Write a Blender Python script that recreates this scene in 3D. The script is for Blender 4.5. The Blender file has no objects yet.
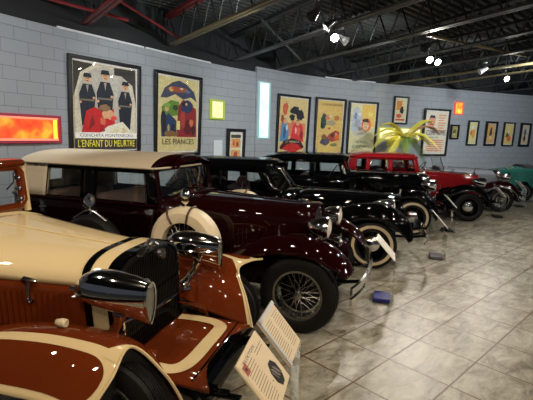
import bpy, bmesh, math, random
from mathutils import Vector, Matrix
random.seed(7)
PI=math.pi; R=math.radians
scn=bpy.context.scene; C=scn.collection
sin,cos=math.sin,math.cos
# ------------------------------------------------------------------ materials
MATS={}
def mat(name,col,rough=.5,metal=0,coat=0,emit=None,es=0,spec=.5,bump=None,var=None):
    if name in MATS: return MATS[name]
    m=bpy.data.materials.new(name); m.use_nodes=True; nt=m.node_tree; b=nt.nodes['Principled BSDF']
    b.inputs['Base Color'].default_value=(*col,1); b.inputs['Roughness'].default_value=rough
    b.inputs['Metallic'].default_value=metal; b.inputs['Coat Weight'].default_value=coat
    b.inputs['Coat Roughness'].default_value=.018; b.inputs['Specular IOR Level'].default_value=.0 if coat else spec
    if emit: b.inputs['Emission Color'].default_value=(*emit,1); b.inputs['Emission Strength'].default_value=es
    tc=nt.nodes.new('ShaderNodeTexCoord')
    n=nt.nodes.new('ShaderNodeTexNoise'); nt.links.new(tc.outputs['Object'],n.inputs['Vector'])
    n.inputs['Scale'].default_value=(bump or var or (14,0))[0]; n.inputs['Detail'].default_value=4
    if bump:
        bp=nt.nodes.new('ShaderNodeBump'); bp.inputs['Strength'].default_value=bump[1]; bp.inputs['Distance'].default_value=.01
        nt.links.new(n.outputs['Fac'],bp.inputs['Height']); nt.links.new(bp.outputs['Normal'],b.inputs['Normal'])
    v=(var or (14,.06))[1]
    mx=nt.nodes.new('ShaderNodeMix'); mx.data_type='RGBA'; mx.blend_type='MIX'
    mx.inputs[6].default_value=(*[c*(1-v) for c in col],1); mx.inputs[7].default_value=(*[min(1,c*(1+v)) for c in col],1)
    nt.links.new(n.outputs['Fac'],mx.inputs[0]); nt.links.new(mx.outputs[2],b.inputs['Base Color'])
    MATS[name]=m; return m
def srgb(r,g,b):
    f=lambda c:(c/255/12.92 if c<=10 else ((c/255+.055)/1.055)**2.4)
    return (f(r),f(g),f(b))
def col(r,g,b,rough=.6):
    return mat('print_%d_%d_%d'%(r,g,b),srgb(min(255,r*1.12),min(255,g*1.13),min(255,b*1.16)),rough,var=(26,.45))
def glass_mat(name,tint,fac0=.06):
    m=bpy.data.materials.new(name); m.use_nodes=True; nt=m.node_tree; nt.nodes.clear()
    o=nt.nodes.new('ShaderNodeOutputMaterial'); t=nt.nodes.new('ShaderNodeBsdfTransparent'); t.inputs[0].default_value=(*tint,1)
    g=nt.nodes.new('ShaderNodeBsdfGlossy'); g.inputs['Roughness'].default_value=.02; g.inputs[0].default_value=(1,1,1,1)
    ge=nt.nodes.new('ShaderNodeNewGeometry'); dp=nt.nodes.new('ShaderNodeVectorMath'); dp.operation='DOT_PRODUCT'; nt.links.new(ge.outputs['Normal'],dp.inputs[0]); nt.links.new(ge.outputs['Incoming'],dp.inputs[1])
    ab=nt.nodes.new('ShaderNodeMath'); ab.operation='ABSOLUTE'; nt.links.new(dp.outputs['Value'],ab.inputs[0]); om=nt.nodes.new('ShaderNodeMath'); om.operation='SUBTRACT'; om.inputs[0].default_value=1; nt.links.new(ab.outputs[0],om.inputs[1])
    pw=nt.nodes.new('ShaderNodeMath'); pw.operation='POWER'; pw.inputs[1].default_value=5; nt.links.new(om.outputs[0],pw.inputs[0])
    f=nt.nodes.new('ShaderNodeMath'); f.operation='MULTIPLY_ADD'; f.inputs[1].default_value=.9; f.inputs[2].default_value=fac0; nt.links.new(pw.outputs[0],f.inputs[0])
    x=nt.nodes.new('ShaderNodeMixShader'); nt.links.new(f.outputs[0],x.inputs[0]); nt.links.new(t.outputs[0],x.inputs[1]); nt.links.new(g.outputs[0],x.inputs[2])
    nt.links.new(x.outputs[0],o.inputs[0]); MATS[name]=m; return m
brown=mat('russet_paint',(.115,.021,.005),.4,0,1,var=(3,.08))
cream=mat('cream_paint',(.62,.49,.27),.4,0,1,var=(3,.04))
maroon=mat('maroon_paint',(.010,.0010,.0015),.4,0,.75)
blackp=mat('black_paint',(.0014,.0014,.0016),.4,0,.65)
redp=mat('red_paint',(.19,.007,.009),.4,0,.7)
silverp=mat('silver_paint',(.15,.155,.165),.4,.2,.8)
greenp=mat('teal_paint',(.02,.10,.08),.4,0,.8)
chrome=mat('chrome',(.75,.75,.74),.07,1,var=(2,.02))
chromed=mat('dull_chrome',(.45,.44,.42),.2,1)
rubber=mat('tyre_rubber',(.0035,.0035,.0035),.6,spec=.25,bump=(60,.3))
white_rub=mat('whitewall_rubber',(.52,.42,.27),.6)
canvas=mat('cream_canvas',(.50,.42,.30),.75,bump=(80,.2))
sparec=mat('cream_vinyl_cover',(.62,.53,.36),.45,bump=(30,.1))
leather=mat('brown_leather',(.06,.022,.012),.5)
darkin=mat('dark_upholstery',(.012,.009,.010),.8)
steel=mat('black_steel',(.012,.013,.014),.5,.2)
steelL=mat('grey_steel_chord',(.05,.052,.05),.5,.2)
steelY=mat('ochre_lit_steel_chord',(.16,.13,.06),.5,.2)  # yellow light on the chords is painted into the steel colour
steelR=mat('red_lit_steel_chord',(.16,.012,.012),.5,.1)  # red light falling on the steel is put into this colour
deckm=mat('dark_roof_deck',(.036,.038,.035),.55,.2,var=(1.5,.5))
amber=mat('amber_lens',(.7,.4,.1),.3)
lensm=mat('ribbed_lens',(.22,.22,.18),.12,.5,1,bump=(90,.3))
lensw=mat('clear_lamp_lens',(.62,.60,.52),.15,.2,1,bump=(90,.3))
ivory=mat('ivory_lamp',(.6,.5,.33),.35)
paper=mat('cream_card',(.62,.52,.36),.5)
ink=mat('dark_ink',(.02,.015,.012),.6)
whitec=mat('white_card',(.75,.73,.68),.5)
acryl=glass_mat('clear_acrylic',(.93,.95,.94))
winglass=glass_mat('window_glass',(.88,.92,.90))
picglass=glass_mat('picture_glass',(.98,.98,.98))
framem=mat('black_picture_frame',(.006,.006,.007),.35)
whitep=mat('white_trim',(.7,.72,.74),.5)
pinkp=mat('pink_neon_frame',(.35,.03,.07),.4)
bluecard=mat('blue_card',(.01,.014,.16),.3)
ribbonm=mat('black_plastic',(.006,.006,.006),.4)
def emis(name,c,s): return mat(name,(0.02,.02,.02),.5,emit=c,es=s)
# ------------------------------------------------------------------ mesh building
class MB:
    def __init__(s): s.v=[]; s.f=[]; s.m=[]; s.mi=0
    def add(s,vs,fs):
        o=len(s.v); s.v+= [tuple(p) for p in vs]; s.f+=[tuple(i+o for i in f) for f in fs]; s.m+=[s.mi]*len(fs); return s
    def box(s,c,d,rz=0,ry=0,rx=0,tp=1):
        M=Matrix.Rotation(rz,3,'Z')@Matrix.Rotation(ry,3,'Y')@Matrix.Rotation(rx,3,'X')
        vs=[]
        for z in (-.5,.5):
            k=1 if z<0 else tp
            for x,y in ((-.5,-.5),(.5,-.5),(.5,.5),(-.5,.5)):
                vs.append(Vector(c)+M@Vector((x*d[0]*k,y*d[1]*k,z*d[2])))
        return s.add(vs,[(3,2,1,0),(4,5,6,7),(0,1,5,4),(1,2,6,5),(2,3,7,6),(3,0,4,7)])
    def tube(s,pts,r,n=8,closed=False,cap=True,flat=1):
        pts=[Vector(p) for p in pts]; N=len(pts); rings=[]; up=None
        for i,p in enumerate(pts):
            a=pts[(i-1)%N] if (closed or i>0) else p; b=pts[(i+1)%N] if (closed or i<N-1) else p
            t=(b-a).normalized()
            if up is None:
                up=Vector((0,0,1)) if abs(t.z)<.9 else Vector((1,0,0))
            x=t.cross(up).normalized(); up2=x.cross(t).normalized(); up=up2
            rr=r[i] if isinstance(r,(list,tuple)) else r
            rings.append([p+x*rr*cos(2*PI*k/n)+up2*rr*flat*sin(2*PI*k/n) for k in range(n)])
        return s.loft(rings,True,cap and not closed,closed)
    def loft(s,rings,closed=True,cap=True,wrap=False):
        n=len(rings[0]); vs=[p for r in rings for p in r]; fs=[]
        K=len(rings); m=n if closed else n-1
        for i in range(K if wrap else K-1):
            j=(i+1)%K
            for k in range(m):
                l=(k+1)%n; fs.append((i*n+k,i*n+l,j*n+l,j*n+k))
        if cap and closed: fs.append(tuple(range(n-1,-1,-1))); fs.append(tuple((K-1)*n+k for k in range(n)))
        return s.add(vs,fs)
    def lathe(s,prof,o,ax,n=32,sx=1,sz=1,cap=False):
        # prof: list of (a along axis, r); ax: axis vector
        ax=Vector(ax).normalized(); t=Vector((0,0,1)) if abs(ax.z)<.9 else Vector((1,0,0))
        a=ax.cross(t).normalized(); b=a.cross(ax).normalized() ; o=Vector(o)
        return s.loft([[o+ax*h+a*r*sx*cos(2*PI*k/n)+b*r*sz*sin(2*PI*k/n) for k in range(n)] for h,r in prof],True,cap)
    def grid(s,fn,nu,nv,mf=None):
        vs=[fn(i/nu,j/nv) for i in range(nu+1) for j in range(nv+1)]; fs=[];ms=[]
        for i in range(nu):
            for j in range(nv):
                a=i*(nv+1)+j; fs.append((a,a+1,a+nv+2,a+nv+1)); ms.append(mf((i+.5)/nu,(j+.5)/nv) if mf else s.mi)
        s.add(vs,fs); s.m[-len(ms):]=ms; return s
    def poly(s,pts): return s.add(pts,[tuple(range(len(pts)))])
    def prism(s,pts,d):
        d=Vector(d); n=len(pts); vs=[Vector(p) for p in pts]; vs+=[p+d for p in vs]
        return s.add(vs,[tuple(range(n-1,-1,-1)),tuple(range(n,2*n))]+[(k,(k+1)%n,n+(k+1)%n,n+k) for k in range(n)])
    def build(s,name,m,parent=None,smooth=True,solid=0,bevel=0,sub=0):
        me=bpy.data.meshes.new(name); me.from_pydata([tuple(p) for p in s.v],[],s.f)
        for x in (m if isinstance(m,list) else [m]): me.materials.append(x)
        me.polygons.foreach_set('material_index',s.m)
        bm=bmesh.new(); bm.from_mesh(me); bmesh.ops.recalc_face_normals(bm,faces=bm.faces); bm.to_mesh(me); bm.free()
        o=bpy.data.objects.new(name,me); C.objects.link(o)
        if smooth:
            me.polygons.foreach_set('use_smooth',[True]*len(me.polygons))
            try: me.set_sharp_from_angle(angle=R(38))
            except Exception: pass
        if parent: o.parent=parent
        if solid: md=o.modifiers.new('s','SOLIDIFY'); md.thickness=solid; md.offset=-1
        if bevel: md=o.modifiers.new('b','BEVEL'); md.width=bevel; md.segments=2; md.limit_method='ANGLE'
        if sub: md=o.modifiers.new('u','SUBSURF'); md.levels=sub; md.render_levels=sub
        return o
def thing(name,label,cat,loc=(0,0,0),rz=0,group=None):
    o=bpy.data.objects.new(name,None); C.objects.link(o); o.location=loc; o.rotation_euler=(0,0,rz)
    o['label']=label; o['category']=cat
    if group: o['group']=group
    return o
def tag(o,label,cat,group=None):
    o['label']=label; o['category']=cat
    if group: o['group']=group
    return o
def struct(o): o['kind']='structure'; return o
def text_mb(mb,txt,size,M,cx=True,wmax=None,mi=None):
    cu=bpy.data.curves.new('t','FONT'); cu.body=txt; cu.size=size; cu.align_x='CENTER' if cx else 'LEFT'; cu.align_y='CENTER'; cu.resolution_u=2
    ob=bpy.data.objects.new('t',cu); me=bpy.data.meshes.new_from_object(ob)
    vs=[v.co.copy() for v in me.vertices]; k=1
    if vs and wmax:
        w=max(v.x for v in vs)-min(v.x for v in vs); k=wmax/w
    vs=[M@Vector((v.x*k,v.y,0)) for v in vs]; fs=[tuple(p.vertices) for p in me.polygons]
    o=len(mb.v); mb.v+=[tuple(v) for v in vs]; mb.f+=[tuple(i+o for i in f) for f in fs]; mb.m+=[mb.mi if mi is None else mi]*len(fs)
    bpy.data.objects.remove(ob); bpy.data.curves.remove(cu); bpy.data.meshes.remove(me)
def lerp(a,b,t): return a+(b-a)*t
def cr1(P,t):   # catmull over list of tuples, t 0..1
    n=len(P)-1; x=min(max(t,0),1)*n; i=min(int(x),n-1); f=x-i
    a=P[max(i-1,0)];b=P[i];c=P[i+1];d=P[min(i+2,n)]
    return tuple(.5*((2*b[j])+(-a[j]+c[j])*f+(2*a[j]-5*b[j]+4*c[j]-d[j])*f*f+(-a[j]+3*b[j]-3*c[j]+d[j])*f**3) for j in range(len(b)))
# ------------------------------------------------------------------ camera
H=2.0; pitch=math.atan(65/422); roll=R(1.5)
F=Vector((0,cos(pitch),-sin(pitch))); U0=Vector((0,sin(pitch),cos(pitch))); R0=Vector((1,0,0))
RR=R0*cos(roll)+U0*sin(roll); UU=-R0*sin(roll)+U0*cos(roll)
cam=bpy.data.cameras.new('camera'); co=bpy.data.objects.new('camera',cam); C.objects.link(co)
cam.sensor_fit='HORIZONTAL'; cam.sensor_width=36; cam.lens=422*36/533; cam.clip_start=.05; cam.clip_end=200
M=Matrix.Identity(4)
for i in range(3): M[i][0]=RR[i]; M[i][1]=UU[i]; M[i][2]=-F[i]
M[2][3]=H; co.matrix_world=M; scn.camera=co
# ------------------------------------------------------------------ wall curve
WP=[(-6.6,2.0),(-5.0,5.4),(-4.3,7.04),(-3.75,7.98),(-2.727,9.56),(-1.662,11.15),(-0.40,12.67),(1.0,14.02),(2.63,15.15),(4.5,15.95),(6.532,16.75),(8.9,17.7),(11.324,18.6),(14.5,19.8)]
def crw(P,n=12):
    out=[]
    for i in range(1,len(P)-2):
        a,b,c,d=P[i-1:i+3]
        for k in range(n):
            t=k/n; out.append(tuple(.5*((2*b[j])+(-a[j]+c[j])*t+(2*a[j]-5*b[j]+4*c[j]-d[j])*t*t+(-a[j]+3*b[j]-3*c[j]+d[j])*t**3) for j in (0,1)))
    out.append(P[-2]); return out
W=[WP[0]]+crw(WP)+[WP[-1]]
S=[0.]
for i in range(1,len(W)): S.append(S[-1]+math.hypot(W[i][0]-W[i-1][0],W[i][1]-W[i-1][1]))
def wall_at(s):
    for i in range(len(W)-1):
        if s<=S[i+1] or i==len(W)-2:
            t=(s-S[i])/(S[i+1]-S[i]); a,b=W[i],W[i+1]
            d=Vector((b[0]-a[0],b[1]-a[1],0)).normalized()
            return Vector((lerp(a[0],b[0],t),lerp(a[1],b[1],t),0)),d,Vector((d.y,-d.x,0))
SC=12.4
def wall_mat():
    m=bpy.data.materials.new('painted_block'); m.use_nodes=True; nt=m.node_tree; b=nt.nodes['Principled BSDF']
    uv=nt.nodes.new('ShaderNodeUVMap'); br=nt.nodes.new('ShaderNodeTexBrick'); nt.links.new(uv.outputs[0],br.inputs['Vector'])
    br.inputs['Scale'].default_value=1; br.inputs['Brick Width'].default_value=.46; br.inputs['Row Height'].default_value=.215
    br.inputs['Mortar Size'].default_value=.006; br.inputs['Mortar Smooth'].default_value=.3; br.offset=.5
    br.inputs['Color1'].default_value=(.275,.30,.325,1); br.inputs['Color2'].default_value=(.262,.288,.312,1); br.inputs['Mortar'].default_value=(.165,.18,.20,1)
    nt.links.new(br.outputs['Color'],b.inputs['Base Color']); b.inputs['Roughness'].default_value=.55
    n=nt.nodes.new('ShaderNodeTexNoise'); n.inputs['Scale'].default_value=40; nt.links.new(uv.outputs[0],n.inputs['Vector'])
    mm=nt.nodes.new('ShaderNodeMath'); mm.operation='MULTIPLY_ADD'; mm.inputs[1].default_value=-1.; nt.links.new(br.outputs['Fac'],mm.inputs[0])
    m2=nt.nodes.new('ShaderNodeMath'); m2.operation='MULTIPLY'; m2.inputs[1].default_value=.25; nt.links.new(n.outputs['Fac'],m2.inputs[0]); nt.links.new(m2.outputs[0],mm.inputs[2])
    bp=nt.nodes.new('ShaderNodeBump'); bp.inputs['Strength'].default_value=.5; bp.inputs['Distance'].default_value=.01
    nt.links.new(mm.outputs[0],bp.inputs['Height']); nt.links.new(bp.outputs['Normal'],b.inputs['Normal']); return m
wm=wall_mat()
def wall(name,s0,s1,h,off=0):
    ss=[s0]+[s for s in S if s0<s<s1]+[s1]
    me=bpy.data.meshes.new(name); vs=[];fs=[];uvs=[]
    for s in ss:
        p,d,n=wall_at(s)
        a=p+n*off; b=p-n*.25
        vs+=[(a.x,a.y,0),(a.x,a.y,h),(b.x,b.y,h),(b.x,b.y,0)]
    K=len(ss)
    for i in range(K-1):
        o=i*4
        for k in range(4):
            fs.append((o+k,o+(k+1)%4,o+4+(k+1)%4,o+4+k))
            z=[(0,h),(h,h+.25),(h,0),(0,0)][k]
            uvs+=[(ss[i],z[0]),(ss[i],z[1]),(ss[i+1],z[1]),(ss[i+1],z[0])]
    fs.append((3,2,1,0)); uvs+=[(-.25,0),(-.25,h),(0,h),(0,0)]
    o=(K-1)*4; fs.append((o,o+1,o+2,o+3)); uvs+=[(0,0),(0,h),(.25,h),(.25,0)]
    me.from_pydata(vs,[],fs); ul=me.uv_layers.new(name='UVMap')
    for i,u in enumerate(uvs): ul.data[i].uv=u
    me.materials.append(wm); ob=bpy.data.objects.new(name,me); C.objects.link(ob)
    bm=bmesh.new(); bm.from_mesh(me); bmesh.ops.recalc_face_normals(bm,faces=bm.faces); bm.to_mesh(me); bm.free()
    return struct(ob)
wall('wall_left',0.,SC,3.8); wall('wall_back',SC,S[-1],3.95,.03)
# black bulkhead above the walls
mb=MB(); ss=[s for s in S]
mb.loft([[ (lambda p,n:(p.x+n.x*a,p.y+n.y*a,z))(*[wall_at(s)[i] for i in (0,2)]) for a,z in ((-.02,3.78),(-.02,5.0),(-.3,5.0),(-.3,3.78))] for s in ss])
struct(mb.build('trim_1',mat('black_bulkhead',(.006,.007,.008),.7),smooth=False))
def wtrim(name,s0,s1,z,r,m,off=.03):
    q=[s0+(s1-s0)*k/20 for k in range(21)]; pts=[]
    for s in q:
        p,d,n=wall_at(s); pts.append(p+n*off+Vector((0,0,z)))
    return struct(MB().tube(pts,r,6).build(name,m))
wtrim('trim_2',6.5,8.45,3.80,.022,whitep); wtrim('trim_3',8.5,10.6,3.80,.022,whitep); wtrim('trim_4',15.4,17.6,3.97,.02,whitep,.05)
# ------------------------------------------------------------------ floor
def floor():
    m=bpy.data.materials.new('slate_tile'); m.use_nodes=True; nt=m.node_tree; b=nt.nodes['Principled BSDF']; L=nt.links.new
    tc=nt.nodes.new('ShaderNodeTexCoord'); br=nt.nodes.new('ShaderNodeTexBrick'); L(tc.outputs['Object'],br.inputs['Vector'])
    br.offset=0; br.inputs['Scale'].default_value=1; br.inputs['Brick Width'].default_value=.556; br.inputs['Row Height'].default_value=.556
    br.inputs['Mortar Size'].default_value=.009; br.inputs['Mortar Smooth'].default_value=.2
    br.inputs['Color1'].default_value=(0,0,0,1); br.inputs['Color2'].default_value=(1,1,1,1); br.inputs['Mortar'].default_value=(.5,.5,.5,1)
    n1=nt.nodes.new('ShaderNodeTexNoise'); n1.inputs['Scale'].default_value=3.4; n1.inputs['Detail'].default_value=14; n1.inputs['Roughness'].default_value=.74; n1.inputs['Distortion'].default_value=.5
    mp=nt.nodes.new('ShaderNodeMapping'); mp.inputs['Scale'].default_value=(1,2.0,1); mp.inputs['Rotation'].default_value=(0,0,.35)
    ad=nt.nodes.new('ShaderNodeVectorMath'); ad.operation='ADD'; sc=nt.nodes.new('ShaderNodeVectorMath'); sc.operation='SCALE'; sc.inputs['Scale'].default_value=4
    L(br.outputs['Color'],sc.inputs[0]); L(tc.outputs['Object'],ad.inputs[0]); L(sc.outputs[0],ad.inputs[1]); L(ad.outputs[0],mp.inputs[0]); L(mp.outputs[0],n1.inputs['Vector'])
    cr=nt.nodes.new('ShaderNodeValToRGB'); e=cr.color_ramp.elements; e[0].position=.36; e[0].color=(.085,.076,.045,1); e[1].position=.64; e[1].color=(.37,.355,.285,1)
    x=e.new(.5); x.color=(.245,.225,.17,1); L(n1.outputs['Fac'],cr.inputs[0])
    mx=nt.nodes.new('ShaderNodeMix'); mx.data_type='RGBA'; mx.inputs[7].default_value=(.085,.042,.014,1); L(br.outputs['Fac'],mx.inputs[0]); L(cr.outputs[0],mx.inputs[6]); L(mx.outputs[2],b.inputs['Base Color'])
    b.inputs['Roughness'].default_value=.32; b.inputs['Specular IOR Level'].default_value=.45
    rr=nt.nodes.new('ShaderNodeMapRange'); rr.inputs[3].default_value=.22; rr.inputs[4].default_value=.48; L(n1.outputs['Fac'],rr.inputs[0]); L(rr.outputs[0],b.inputs['Roughness'])
    mm=nt.nodes.new('ShaderNodeMath'); mm.operation='SUBTRACT'; L(n1.outputs['Fac'],mm.inputs[0]); L(br.outputs['Fac'],mm.inputs[1])
    bp=nt.nodes.new('ShaderNodeBump'); bp.inputs['Strength'].default_value=.35; bp.inputs['Distance'].default_value=.012; L(mm.outputs[0],bp.inputs['Height']); L(bp.outputs['Normal'],b.inputs['Normal'])
    mb=MB(); mb.box((0,0,-.1),(46,46,.2)); o=mb.build('floor',m,smooth=False); o.location=(1.945,3.585,0); o.rotation_euler=(0,0,math.atan2(.688,.725)); struct(o)
floor()
# ------------------------------------------------------------------ ceiling deck and joists
def deck():
    vs=[];fs=[]; n=170; p=.2; L=17; o=-n*p/2
    prof=[]
    for i in range(n):
        x=o+i*p; prof+=[(x,0),(x+.07,0),(x+.10,.055),(x+.17,.055)]
    for x,z in prof: vs+=[(-L,x,z),(L,x,z)]
    for i in range(len(prof)-1): fs.append((2*i,2*i+1,2*i+3,2*i+2))
    mb=MB(); mb.add(vs,fs); o=mb.build('ceiling',deckm,smooth=False,solid=.01); o.location=(1,7,4.72); o.rotation_euler=(0,0,R(43)); struct(o)
deck()
def joist(a,b,label,mbot,L=11.,ext=.0,zb=3.95,dep=.62):
    a=Vector((a[0],a[1],0)); b=Vector((b[0],b[1],0)); d=(b-a).normalized(); n=Vector((-d.y,d.x,0)); a=a-d*ext
    t=thing('roof_joist',label,'joist',(a.x,a.y,0),0,'open web joists under the roof deck')
    u=lambda s,z,o=0:d*s+n*o+Vector((0,0,z))
    m=MB()
    for o in (-.045,.045):
        m.prism([u(.0,zb,o-.035),u(.0,zb,o+.035),u(.0,zb+.035,o+.035),u(.0,zb+.035,o-.035)],d*L)
    m.build('bottom_chord',mbot,t,smooth=False)
    m=MB()
    for o in (-.05,.05): m.prism([u(-.3,zb+dep,o-.04),u(-.3,zb+dep,o+.04),u(-.3,zb+dep+.06,o+.04),u(-.3,zb+dep+.06,o-.04)],d*(L+.3))
    m.build('top_chord',steelR if mbot is steelY and a.x<-2 else steel,t,smooth=False)  # red light also painted on the second joist's top chord
    m=MB(); k=0; st=.62; s=.35; pr=u(-.2,zb+dep)
    m.tube([pr,u(.3,zb+.02)],.017,6)
    while s+st<L:
        m.tube([u(s,zb+.02),u(s+st/2,zb+dep)],.016,6); m.tube([u(s+st/2,zb+dep),u(s+st,zb+.02)],.016,6); s+=st
    m.build('web_rods',steel,t)
JO=[((-3.467,8.292),(-2.329,6.73),'roof joist with bottom chord coloured as red-lit, leftmost at the ceiling edge',steelR),
((-2.206,9.929),(-0.163,6.882),'roof joist with ochre-lit bottom chord above the two large film posters',steelY),
((-0.975,11.824),(2.038,6.46),'grey roof joist ending left of the tall white light strip',steelL),
((0.215,13.215),(3.78,6.476),'grey roof joist ending just right of the tall white light strip',steelL),
((1.96,14.197),(4.703,7.964),'dark roof joist ending over the middle film posters, fifth from the left',steel),
((2.93,15.3),(5.634,9.465),'grey roof joist ending above the pale poster with a reddish face',steelL),
((4.4,15.8),(6.655,11.11),'ochre-lit roof joist ending above the small high poster',steelY),
((5.75,16.3),(7.316,12.177),'ochre-lit roof joist ending above the poster with the moustached face',steelY),
((7.4,17.0),(8.8,12.9),'dark roof joist beyond the paired spotlights, farthest but one',steel),
((9.2,17.7),(10.5,13.6),'dark roof joist at the far right end of the hall',steel)]
for a,b,l,m_ in JO: joist(a,b,l,m_)
def cross_brace(p,q,r,m_,label):
    o=MB().tube([p,q],r,6).build('diagonal_brace',m_); tag(o,label,'brace')
cross_brace((-4.2,7.4,4.25),(-2.6,8.1,4.0),.03,steelR,'thin red-lit diagonal brace rod left of the red-lit joist')
cross_brace((-2.9,7.4,4.35),(-1.9,9.6,3.98),.022,steelR,'thin brace rod, dimly red-lit, running down to the ochre-lit joist end')
cross_brace((-.2,9.6,4.45),(.9,11.9,3.97),.028,steelL,'pale diagonal brace rod between the two grey joists over the light strip')
cross_brace((3.0,8.6,4.0),(6.1,10.5,4.02),.03,steelY,'long ochre-lit bridging rod leading to the paired spotlights')
# ------------------------------------------------------------------ spot lamps
def spot_light(loc,target,energy,colr,angle=100,size=.05,blend=.6):
    l=bpy.data.lights.new('spot','SPOT'); l.energy=energy; l.color=colr; l.spot_size=R(angle); l.spot_blend=blend; l.shadow_soft_size=size
    o=bpy.data.objects.new('spot',l); C.objects.link(o); o.location=loc; o.rotation_euler=(Vector(target)-Vector(loc)).to_track_quat('-Z','Y').to_euler(); return o
glow=emis('lit_bulb',(1,.93,.82),40); 
def fixture(loc,target,label,lit=True,m_=None,energy=0,colr=(1,.9,.78),angle=110,group=None,size=.05):
    loc=Vector(loc); d=(Vector(target)-loc).normalized()
    t=thing('track_spotlight',label,'spotlight',tuple(loc+Vector((0,0,.0))),0,group)
    k=m_ or steel
    MB().lathe([(-.22,.0),(-.22,.035),(-.16,.05),(-.12,.05),(0,.085),(0,.075),(-.05,.06)],(0,0,0),d,20).build('lamp_head',k,t)
    MB().lathe([(-.03,.0),(-.03,.05),(-.012,.07)],(0,0,0),d,20).build('bulb',glow if lit else whitep,t)
    up=Vector((0,0,.78)); MB().tube([-d*.14,-d*.14+Vector((.0,.0,.12)),-d*.14+Vector((0,0,.16)),-d*.14+up],.011,6).build('stem',steel,t)
    MB().lathe([(0,0),(0,.05),(.03,.05),(.03,0)],-d*.14+Vector((0,0,.15)),(0,0,1),12).build('swivel',k,t)
    if energy:
        p=loc+d*.03; spot_light(p,loc+d*3,energy,colr,angle,size)
    return t
# ------------------------------------------------------------------ pictures on the wall
def wallframe(s,zc,off=0):
    p,d,n=wall_at(s); p=p+n*off; return Matrix(((d.x,0,n.x,p.x),(d.y,0,n.y,p.y),(0,1,0,zc),(0,0,0,1)))
ELL=lambda cx,cy,rx,ry,n=18:[(cx+rx*cos(2*PI*k/n),cy+ry*sin(2*PI*k/n)) for k in range(n)]
def blob(cx,cy,rx,ry,sd,n=14,j=.25):
    r=random.Random(sd); return [(cx+rx*(1+r.uniform(-j,j))*cos(2*PI*k/n),cy+ry*(1+r.uniform(-j,j))*sin(2*PI*k/n)) for k in range(n)]
def poster(name,s0,s1,z0,z1,label,shapes,texts=(),border=.035,fw=.07,bg=(205,180,130),group=None,matc=(225,222,210),tilt=.06):
    ds=-.10 if s0<12 else (-.07 if s0<20 else -.03); s0+=ds; s1+=ds
    w=s1-s0; h=z1-z0; M4=wallframe((s0+s1)/2,(z0+z1)/2,.06 if s0>SC else .03)
    t=thing(name,label,'picture',(0,0,0),0,group); t.matrix_basis=M4@Matrix.Rotation(R(2.2),4,'X')
    m=MB(); W2,H2=w/2,h/2
    for a in ((-W2,-H2,W2,-H2+fw),(-W2,H2-fw,W2,H2),(-W2,-H2+fw,-W2+fw,H2-fw),(W2-fw,-H2+fw,W2,H2-fw)):
        m.box(((a[0]+a[2])/2,(a[1]+a[3])/2,.03),(a[2]-a[0],a[3]-a[1],.07))
    m.build('frame',framem,t,smooth=False,bevel=.006)
    m=MB(); m.box((0,0,.005),(w-fw*1.6,h-fw*1.6,.012)); m.build('mat_board',col(*matc),t,smooth=False)
    pw,ph=w-2*fw-2*border,h-2*fw-2*border
    mats=[col(*bg)]; m=MB(); m.box((0,0,.014),(pw,ph,.006)); z=.0185
    for sh in shapes:
        c=sh[0]; mt=col(*c)
        if mt not in mats: mats.append(mt)
        m.mi=mats.index(mt); z+=.0006
        m.poly([(max(-.5,min(.5,x-.5))*pw,max(-.5,min(.5,y-.5))*ph,z) for x,y in sh[1]])
    m.build('print',mats,t,smooth=False)
    if texts:
        m=MB(); mats=[]
        for tx,c,x,y,sz,wm_ in texts:
            mt=col(*c)
            if mt not in mats: mats.append(mt)
            text_mb(m,tx,sz*ph,Matrix.Translation(((x-.5)*pw,(y-.5)*ph,z+.002)),True,wm_*pw,mats.index(mt))
        m.build('lettering',mats,t,smooth=False)
    m=MB(); m.box((0,0,.045),(w-fw*1.5,h-fw*1.5,.003)); m.build('glass',picglass,t,smooth=False)
    return t
rc=lambda x0,y0,x1,y1:[(x0,y0),(x1,y0),(x1,y1),(x0,y1)]
DK=(22,28,38);SK=(205,150,110)
def fig(x,y,k,body,skin=SK,hat=None):
    o=[(body,[(x-.09*k,y-.42*k),(x+.09*k,y-.42*k),(x+.13*k,y-.05*k),(x+.07*k,y+.08*k),(x-.07*k,y+.08*k),(x-.13*k,y-.05*k)]),(skin,ELL(x,y+.14*k,.05*k,.045*k))]
    o.append(((110,100,84),[(x-.11*k,y-.12*k),(x+.11*k,y-.12*k),(x+.11*k,y-.10*k),(x-.11*k,y-.10*k)])); o.append(((8,10,16),[(x-.008*k,y-.42*k),(x+.008*k,y-.42*k),(x+.004*k,y-.14*k),(x-.004*k,y-.14*k)]))
    o.append(((150,140,120),[(x-.02*k,y+.07*k),(x,y-.02*k),(x+.02*k,y+.07*k)])); o.append((skin,ELL(x-.11*k,y-.14*k,.022*k,.016*k,8))); o.append((skin,ELL(x+.10*k,y-.08*k,.022*k,.016*k,8)))
    o.append(((60,34,26),ELL(x,y+.12*k,.018*k,.006*k,8))); o.append(((40,24,20),rc(x-.028*k,y+.145*k,x+.028*k,y+.152*k)))
    if hat: o.append((hat,[(x-.07*k,y+.16*k),(x+.07*k,y+.16*k),(x+.05*k,y+.21*k),(x-.05*k,y+.21*k)]))
    return o
P='framed_film_poster'; GP='large framed film posters'
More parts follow.
